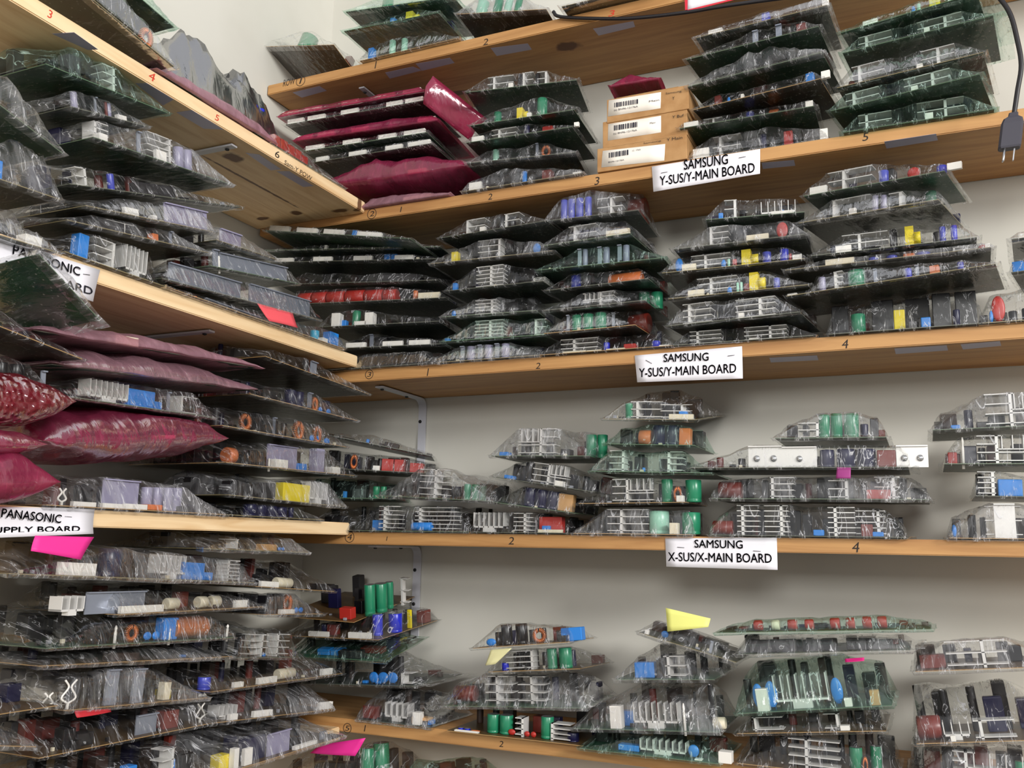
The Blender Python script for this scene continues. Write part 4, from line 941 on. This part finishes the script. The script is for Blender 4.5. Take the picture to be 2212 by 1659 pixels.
stack('s5', 'lowest shelf pile with yellow note', [
 ((1253, 1640), (1552, 1656), 'Bb 1335-1380 36; F 1382-1482 50 n8; Db 1486-1510 44; Qw 1552-1580 32; Qw 1500-1516 8 @.002', 'green board with upright fins', dict(pcb='g', film='g', off=.06)),
 ((1238, 1573), (1553, 1581), 'Qw 1319-1343 50; Bb 1344-1372 40 @.05; F 1370-1467 60 n8; O 1472-1489 60 @.004; Kc 1540-1567 30', 'board with fins, white peg, roll', dict(pcb='g', film='h', off=.04)),
 ((1330, 1467), (1543, 1467), 'Bb 1372-1414 36; Bk 1420-1440 44; S 1436-1482 50 s1446 n3', 'bag with blue box and dark plate', dict(pcb='g', film='h', off=.03)),
 ((1381, 1366), (1590, 1430), 'W 1392-1400 10; Db 1425-1441 20; Bk 1450-1500 34 @.04; Ps 1530-1536 30', 'board tipped sideways under yellow note', dict(pcb='o', film='h', off=.03))])
stack('s5', 'lowest shelf pile with red domes', [
 ((1592, 1652), (1935, 1676), 'S 1704-1816 66 s1743 n4; Cg 1836-1864 54; To 1864-1876 36; Cg 1881-1906 60 @.05', 'board with glaring comb', dict(pcb='b', film='c', off=.03)),
 ((1592, 1584), (1914, 1578), 'S 1628-1694 42 s1634 n2; S 1783-1818 42 s1812 n2; Qw 1816-1836 12', 'brown board with frame-like sinks', dict(pcb='b', film='c', off=.03)),
 ((1592, 1541), (1926, 1523), 'Db 1631-1655 62; Db 1658-1685 66; Qw 1638-1663 50 @.004; F 1679-1795 78 n8; Db 1801-1827 66; Qt 1883-1903 34; Qw 1826-1842 20', 'green board with fins and blue discs', dict(pcb='g', film='g', off=.04)),
 ((1592, 1413), (1966, 1403), 'Bd 1620-1720 28; Bk 1735-1800 26; Bd 1830-1930 22; H 1960 20', 'dark flat bag', dict(pcb='d', film='h', off=.03, mr=.03)),
 ((1548, 1366), (2012, 1358), 'Kr 1628-1647 24; Kc 1667-1684 24; Kr 1702-1722 24; Kr 1739-1758 24; Kr 1794-1815 26; Kr 1829-1848 26; Kr 1864-1884 28; Kr 1897-1917 28', 'long green board with eight domes', dict(pcb='g', film='g', off=.02, depth=.14, fillh=.012))])
stack('s5', 'lowest shelf pile at photo edge', [
 ((1966, 1676), (2300, 1690), 'M 2060-2230 54 s2089; Cg 2196-2222 40', 'clear bag with white comb', dict(pcb='b', film='h')),
 ((1980, 1606), (2300, 1596), 'KR 1987-2040 56; F 2043-2100 44 n4; S 2110-2200 46 s2125 n2; Qw 2055-2066 14', 'board with shiny red-brown roll', dict(pcb='b', film='c', off=.03)),
 ((1977, 1450), (2300, 1438), 'BR 1990-2046 34 @.04; S 2049-2182 62 s2130 n3', 'board with wide white heat sink', dict(pcb='b', film='h', off=.02))])

# highest side shelf
stack('A', 'highest side shelf edge, between marks 4 and 5', [
 ((338, 160), (588, 326), 'Bd 360-410 14; Bd 420-500 14', 'long pinkish bag', dict(pil=(30, 4), film='l', pcb='d', off=.0, depth=.09, fillh=.02, crum=1.4))])
stack('A', 'highest side shelf edge, by mark 6', [
 ((586, 324), (742, 424), 'Br 590-604 40; Br 606-620 40; Br 622-636 38; Br 638-650 38; Br 652-664 34; CG 667-675 20; Co 680-690 16; W 694-727 12', 'clear bag with red blocks')], film='c', pcb='d', off=.0, depth=.09, fillh=.03)
stack('A', 'highest side shelf behind pinkish bag', [
 ((352, 138), (622, 300), 'CB 530-545 34; CB 546-560 34; CB 562-574 34', 'big crumpled silver bag', )], film='s', pcb='d', off=-.11, crum=1.1, depth=.24, fillh=.03, pil=(104, 20), name='silver_bagged_board')
stack('A', 'highest side shelf near marker 4', [
 ((130, -60), (376, 143), 'To 303-330 38 @.01; H 250 60', 'brown board with copper ring', dict(pcb='o', ground=False, film='c', off=.04)),
 ((240, -60), (376, 58), 'H 300 30', 'green board', dict(pcb='g', film='g', off=.0))])

# second side shelf
stack('B', 'second side shelf near stack', [
 ((140, 540), (358, 606), 'Bb 168-190 56 @.02; S 200-245 50 s243 n4; F 270-316 52 n6; Ck 330-350 20', 'board with grey fins', dict(pcb='o', film='c')),
 ((145, 474), (450, 545), 'Bo 330-343 14; Bd 200-290 24; Ps 366-372 28; S 230-290 30 s270 n3', 'brownish board with orange bit', dict(pcb='o', film='h')),
 ((185, 443), (460, 500), 'Bd 250-290 26; Qw 330-340 9; Pe 356-448 52; W 270-300 14', 'board with lilac plate', dict(pcb='o', film='h')),
 ((150, 396), (520, 447), 'S 165-190 38 s186 n3; Cv 240-252 34; Bd 300-380 24', 'board tucked below the sink board', dict(pcb='d', film='c', off=-.01)),
 ((202, 295), (500, 398), 'S 204-234 44 s206 n4; Qw 215-233 14; W 338-360 20; S 318-372 52 s367 n5; Ps 296-304 44; Ce 385-402 44; Ce 404-420 44', 'large board with two combs', dict(pcb='g', film='h')),
 ((152, 229), (318, 272), 'Ce 160-172 34; Ps 206-210 36; Ce 235-244 32; BR 230-234 30; W 255-274 9', 'grey hazy board', dict(pcb='d', film='h', off=.0)),
 ((99, 137), (362, 243), 'Bd 150-175 42; Q 198-214 14; S 222-252 52 s246 n4; H 150 56 @.01', 'teal bag with crumpled crest', dict(pcb='g', film='g', crum=1.4))], depth=.26)
stack('B', 'second side shelf beside red note', [
 ((360, 637), (742, 752), 'Co 367-374 18; Co 385-392 18; Co 402-409 18; Co 420-427 18; Co 460-467 16; Co 478-486 16; Ps 440-560 44 @.02; Cq 681-693 22; Bb 713-731 28; Qw 697-708 10', 'long board with copper posts', dict(pcb='b')),
 ((350, 600), (690, 690), 'Ps 364-519 50; Ps 538-669 36', 'board with blue-grey plates', dict(pcb='d', fill=.4)),
 ((455, 573), (644, 612), 'Ps 460-472 36; Ps 474-620 38; O 470-476 24', 'green board with long grey plate', dict(pcb='g')),
 ((468, 517), (600, 560), 'Pe 475-520 26; H 540 16', 'lilac film-wrapped board', dict(pcb='o', film='h'))], depth=.24)
stack('B', 'second side shelf by photo edge', [
 ((-120, 470), (125, 545), 'Qw 55-90 20; H 20 50', 'crumpled bag over the sign', dict(pcb='o', film='h', off=.03, ground=False, crum=3)),
 ((-120, 345), (130, 430), 'Bb -20-5 40 @.01; H 40 100 @.03; H 90 70 @.02; H 115 30', 'bulky crumpled bag', dict(pcb='o', film='h', off=.05, crum=3.5)),
 ((-150, 110), (135, 330), 'H 0 70; H 60 40', 'steep green board', dict(pcb='g', film='h', off=.06, crum=2))], depth=.2)

# third side shelf
stack('C', 'third side shelf by bottom sign', [
 ((100, 1096), (488, 1106), 'Z 124-142 42 @.004; W 158-207 14; Pe 218-296 64 @.03; W 221-269 12; W 270-318 12; Bo 320-351 12 @.004; Ce 313-332 50; Ce 336-354 50; Ce 358-376 50; Ce 378-396 50; Q 394-412 10', 'clear bag with four silvery cans', dict(pcb='b', film='h')),
 ((95, 955), (480, 945), 'Ce 170-180 40; Ce 220-228 40; Ce 262-270 40; Qw 350-380 8', 'long crimson bag', dict(pcb='d', film='p', fill=.3, off=.02, pil=(84, 46), name='crimson_bagged_board')),
 ((95, 848), (462, 901), 'Ck 60-90 40; F 193-276 58 n8; Bb 276-334 36; Bb 330-350 16; Ps 360-366 40; S 390-425 36 s392 n2; H 410 44', 'board with blue block and fins', dict(pcb='d', film='c')),
 ((112, 786), (545, 842), 'Bu 240-300 12', 'lower pale pink bag', dict(film='l', pcb='d', fill=.3, pil=(46, 6), off=.02)),
 ((72, 712), (560, 794), 'Bc 250-300 20 @.01', 'upper pale pink bag', dict(film='l', pcb='d', fill=.3, pil=(30, 8), off=.02)),
 ((84, 548), (216, 690), 'H 120 30 @.012; H 150 26 @.012; H 100 24 @.01', 'green board jutting out over the sign', dict(pcb='g', film='h', off=.12, rise=-.05, fillh=.02, mr=.02))], depth=.34)
stack('C', 'third side shelf by photo edge', [
 ((-150, 1040), (112, 1040), 'Bk -20-30 16', 'lower crimson bag', dict(film='p', pcb='d', fill=.2, off=.08, pil=(62, 46), ground=False, name='crimson_bagged_board')),
 ((-150, 955), (84, 962), 'Bk -20-30 12', 'middle crimson bag', dict(film='p', pcb='d', fill=.2, off=.07, pil=(34, 26), name='crimson_bagged_board')),
 ((-150, 862), (146, 872), 'Bk -20-30 20', 'crimson bubble-wrapped bag', dict(film='w', pcb='d', fill=.2, off=.08, pil=(60, 50), name='crimson_bagged_board')),
 ((-120, 806), (92, 832), 'Ck 0-20 40; Ck 30-60 40; Ps 88-98 46', 'board with black cans', dict(pcb='b', film='c', off=.04)),
 ((-160, 640), (178, 775), 'H 0 16', 'brown board', dict(pcb='b', film='c', off=.08, fillh=.012))], depth=.16)
stack('C', 'third side shelf far stack', [
 ((490, 1108), (694, 1128), 'Cn 540-560 32; Cn 562-582 32; Cn 584-604 32; Cn 606-626 32; Cn 628-636 28', 'board with black cans', dict(pcb='o')),
 ((494, 1068), (746, 1094), 'Q 496-512 30; Q 572-592 34; By 611-668 38; F 668-706 46 n5; Bk 650-666 42 @.04', 'board with yellow block', dict(pcb='o', film='h')),
 ((488, 998), (766, 1027), 'Ko 500-516 34; Q 540-570 30; Pe 576-640 48 @.03; Qw 596-622 18; Bb 645-663 14; Qe 684-700 50 @.006; Qw 718-735 14; O 577-584 18', 'brown-edged board with lilac post', dict(pcb='b')),
 ((480, 918), (748, 965), 'T 520-545 34; Bk 560-600 30; Ps 588-594 36; T 637-658 38; T 679-696 34; Db 671-680 13; Db 682-691 13; Db 702-714 12; H 740 50', 'board with two copper arcs', dict(pcb='b', film='c')),
 ((540, 850), (772, 908), 'Q 568-600 16; Cn 628-644 32; Cn 646-660 32; Ps 664-672 34; T 675-688 28; Db 690-698 10; Db 707-716 10', 'brown board with small copper ring', dict(pcb='b')),
 ((574, 769), (797, 851), 'Ck 660-668 26; Ps 670-683 26; H 590 20', 'board sloping below the shelf end', dict(pcb='b', film='c'))], depth=.34, fill=1.4)

# lowest side shelf
stack('D', 'lowest side shelf near stack', [
 ((110, 1700), (470, 1640), 'Bb 276-296 16; Q 391-416 24; S 350-376 40 s372 n4; Bb 376-390 16', 'brown board cut by photo bottom', dict(pcb='b', off=.1)),
 ((84, 1637), (454, 1562), 'Bk 134-160 50; Bk 164-200 34; Q 160-175 20; Ps 291-336 48; BR 352-384 44; Z 423-441 46', 'brown board with red slip', dict(pcb='b')),
 ((140, 1534), (448, 1506), 'Z 130-161 64 @.004; Z 90-112 40 @.03; Ps 224-249 80 @.01 d.006; Bd 250-282 70 @.02; Ps 283-306 76 @.01 d.006; Bk 310-332 30; By 350-368 24; Qc 352-366 40 @.012; Z 430-446 50', 'brown board with two slate plates', dict(pcb='b', film='h')),
 ((84, 1438), (502, 1417), 'H 150 20; H 300 26; Bu 240-300 18; Bb 394-402 8', 'tan board under flat film', dict(pcb='b', film='h', fillh=.014)),
 ((100, 1400), (505, 1376), 'Bk 200-236 46; To 270-300 40; Db 311-328 22; Db 330-347 22; Bb 352-382 52 @.02; L 384-453 52 @.01; O 243-250 40; O 360-368 28; O 486-493 28', 'green board with copper coil', dict(pcb='g', film='c')),
 ((252, 1327), (569, 1310), 'F 130-180 44 n4; Ps 182-310 50 @.03; W 261-353 16; Kc 366-390 28 @.03; Kc 434-452 28 @.03; Kc 461-480 28 @.03; W 509-534 16', 'brown board with long white socket', dict(pcb='b')),
 ((20, 1238), (549, 1258), 'W 127-206 28; Cn 230-270 62; F 342-398 52 n6; Bb 394-440 38; Bb 440-459 18; S 488-515 46 s491 n6', 'bag with blue block and pink note', dict(pcb='o', film='h'))], depth=.36, fill=1.4)
stack('D', 'lowest side shelf by photo edge', [
 ((-140, 1606), (78, 1612), 'H -40 40; H 60 20; Bd -20-20 30', 'brown board with tent of film', dict(pcb='b', film='h', off=.06, ground=False)),
 ((-120, 1560), (125, 1523), 'H 0 30', 'tan board corner', dict(pcb='b', film='c', off=.05))], depth=.2)
stack('D', 'lowest side shelf far stack', [
 ((470, 1652), (742, 1606), 'By 474-498 18; Bn 532-572 46; Qw 506-516 28; W 528-545 24; Pe 576-624 50 @.02; Bk 626-650 26; W 637-684 14; Q 716-732 20; Ps 690-700 34', 'board at the shelf end', dict(pcb='b', film='h', off=.1)),
 ((455, 1562), (719, 1531), 'F 470-510 34 n5; W 496-513 14; W 548-588 14; W 690-718 16; H 590 46', 'board with curved film edge', dict(pcb='b', film='h')),
 ((456, 1494), (740, 1454), 'W 506-526 12; W 558-598 14; Kc 606-640 26 @.02; W 696-718 14; Cv 440-460 32', 'brown board with white block', dict(pcb='b', film='c')),
 ((508, 1421), (640, 1419), 'S 540-576 50 s563 n4; S 594-622 50 s597 n4; Bb 568-574 9; H 520 54', 'black glossy film with grey combs', dict(pcb='d', film='c', crum=3)),
 ((572, 1327), (697, 1325), 'Q 572-590 40; Bk 590-610 44; T 612-632 42; Db 637-646 14; Db 647-656 14; W 606-636 10', 'bag with copper ring, cyan parts', dict(pcb='b', film='h', mr=.03)),
 ((552, 1266), (722, 1277), 'W 564-602 12; Kc 602-634 22 @.02; Q 684-703 14; Bk 560-600 26 @.05', 'brown board with white blocks', dict(pcb='b', film='c')),
 ((440, 1184), (666, 1193), 'Db 602-609 9; Db 610-617 9; S 495-515 22 s512 n2; H 630 26; Bt 570-598 14', 'small green board under the shelf', dict(pcb='o', film='h'))], depth=.34, fill=1.5)

stack('s6', 'pile below the lowest shelf', [
 ((580, 1702), (845, 1712), 'Db 620-628 40; Db 655-662 36; Bk 680-760 60 @.03; Qw 760-776 26; Cg 775-800 92 @.03; Cg 802-832 104 @.07; CB 826-834 50', 'board with green cans under magenta note', dict(pcb='b', film='c', ground=False, off=.05, level=False)),
 ((846, 1726), (1012, 1722), 'H 905 84 @.05; Bt 860-880 40 @.06; Bc 900-960 66 @.12; Bk 930-980 50', 'bag with tan parts', dict(pcb='g', film='g', ground=False, off=.04, level=False))])
ROOTS = {job[2]: board(*job[:6], **job[6]) for job in JOBS}
fl, fm = [v for k, v in ROOTS.items() if k.startswith('crimson bag with raised flap')][0]
bm = bmesh.new(); g = []
A0, A1, B0, B1 = on_back((935, 164), .02), on_back((914, 224), .02), on_back((1054, 258), -.13), on_back((1016, 305), -.13)
for i in range(13):
    u = i/12; g.append([bm.verts.new((A0*(1-u)+B0*u)*(1-v)+(A1*(1-u)+B1*u)*v + Vector((0, -.012, .004))*math.sin(math.pi*v)*(1+.6*noise.noise(Vector((u*4, v*3, 2))))) for v in [j/6 for j in range(7)]])
for i in range(12):
    for j in range(6): bm.faces.new((g[i][j], g[i+1][j], g[i+1][j+1], g[i][j+1])).smooth = True
me = bpy.data.meshes.new('bag_flap'); bm.to_mesh(me); bm.free(); fo = link('bag_flap', me, fl, [FILM['p']]); fo.matrix_parent_inverse = fm.inverted()
sm = fo.modifiers.new('film', 'SOLIDIFY'); sm.thickness = .0006

# loose notes tucked into or stuck on bags
def note(name, f, corners, off, col, label, group=None, lines=(), curl=.006, ink=INK):
    o = sheet(name, f, corners, off, mat('note_'+'_'.join(str(int(c)) for c in col), srgb(*col), .6), 8, 4, curl, .0006, .004, seed=len(label))
    tag(o, label, 'note', group)
    for body, x0, y0, x1, y1, h in lines:
        a, b, c = f((x0, y0), off+curl+.003), f((x1, y1), off+curl+.003), f((x0, y0-h), off+curl+.003)
        text('handwriting', body, a, b-a, c-a, (b-a).length, (c-a).length, ink, o)
    return o
note('sticky_note', on_left, [(76, 1157), (203, 1160), (170, 1209), (62, 1190)], .018, (240, 50, 150), 'bright pink note in the bag below the third side shelf sign')
note('sticky_note', on_left, [(555, 655), (632, 676), (640, 709), (578, 694)], .012, (240, 92, 100), 'salmon red note on the long board with copper posts')
note('sticky_note', on_left, [(161, 1535), (240, 1531), (236, 1537), (162, 1550)], .012, (190, 40, 50), 'dark red slip between brown boards near photo bottom')
note('sticky_note', on_back, [(1438, 1313), (1535, 1336), (1531, 1354), (1443, 1364)], .045, (232, 232, 130), 'pale yellow note draped over the tipped board')
note('sticky_note', on_back, [(1060, 1404), (1106, 1400), (1072, 1434), (1050, 1437)], .016, (220, 214, 160), 'cream note folded at the end of a green can board')
note('sticky_note', on_back, [(1808, 1009), (1838, 1010), (1838, 1034), (1806, 1034)], .014, (150, 50, 120), 'purple slip below the silver plates on the fourth shelf')
note('sticky_note', on_back, [(1825, 1423), (1867, 1420), (1867, 1427), (1826, 1430)], .02, (210, 30, 120), 'thin magenta slip between the fins and the dark flat bag')
note('sticky_note', on_back, [(690, 1609), (790, 1594), (770, 1632), (672, 1626)], .09, (236, 44, 150), 'magenta note at the photo bottom, below the lowest back wall shelf')
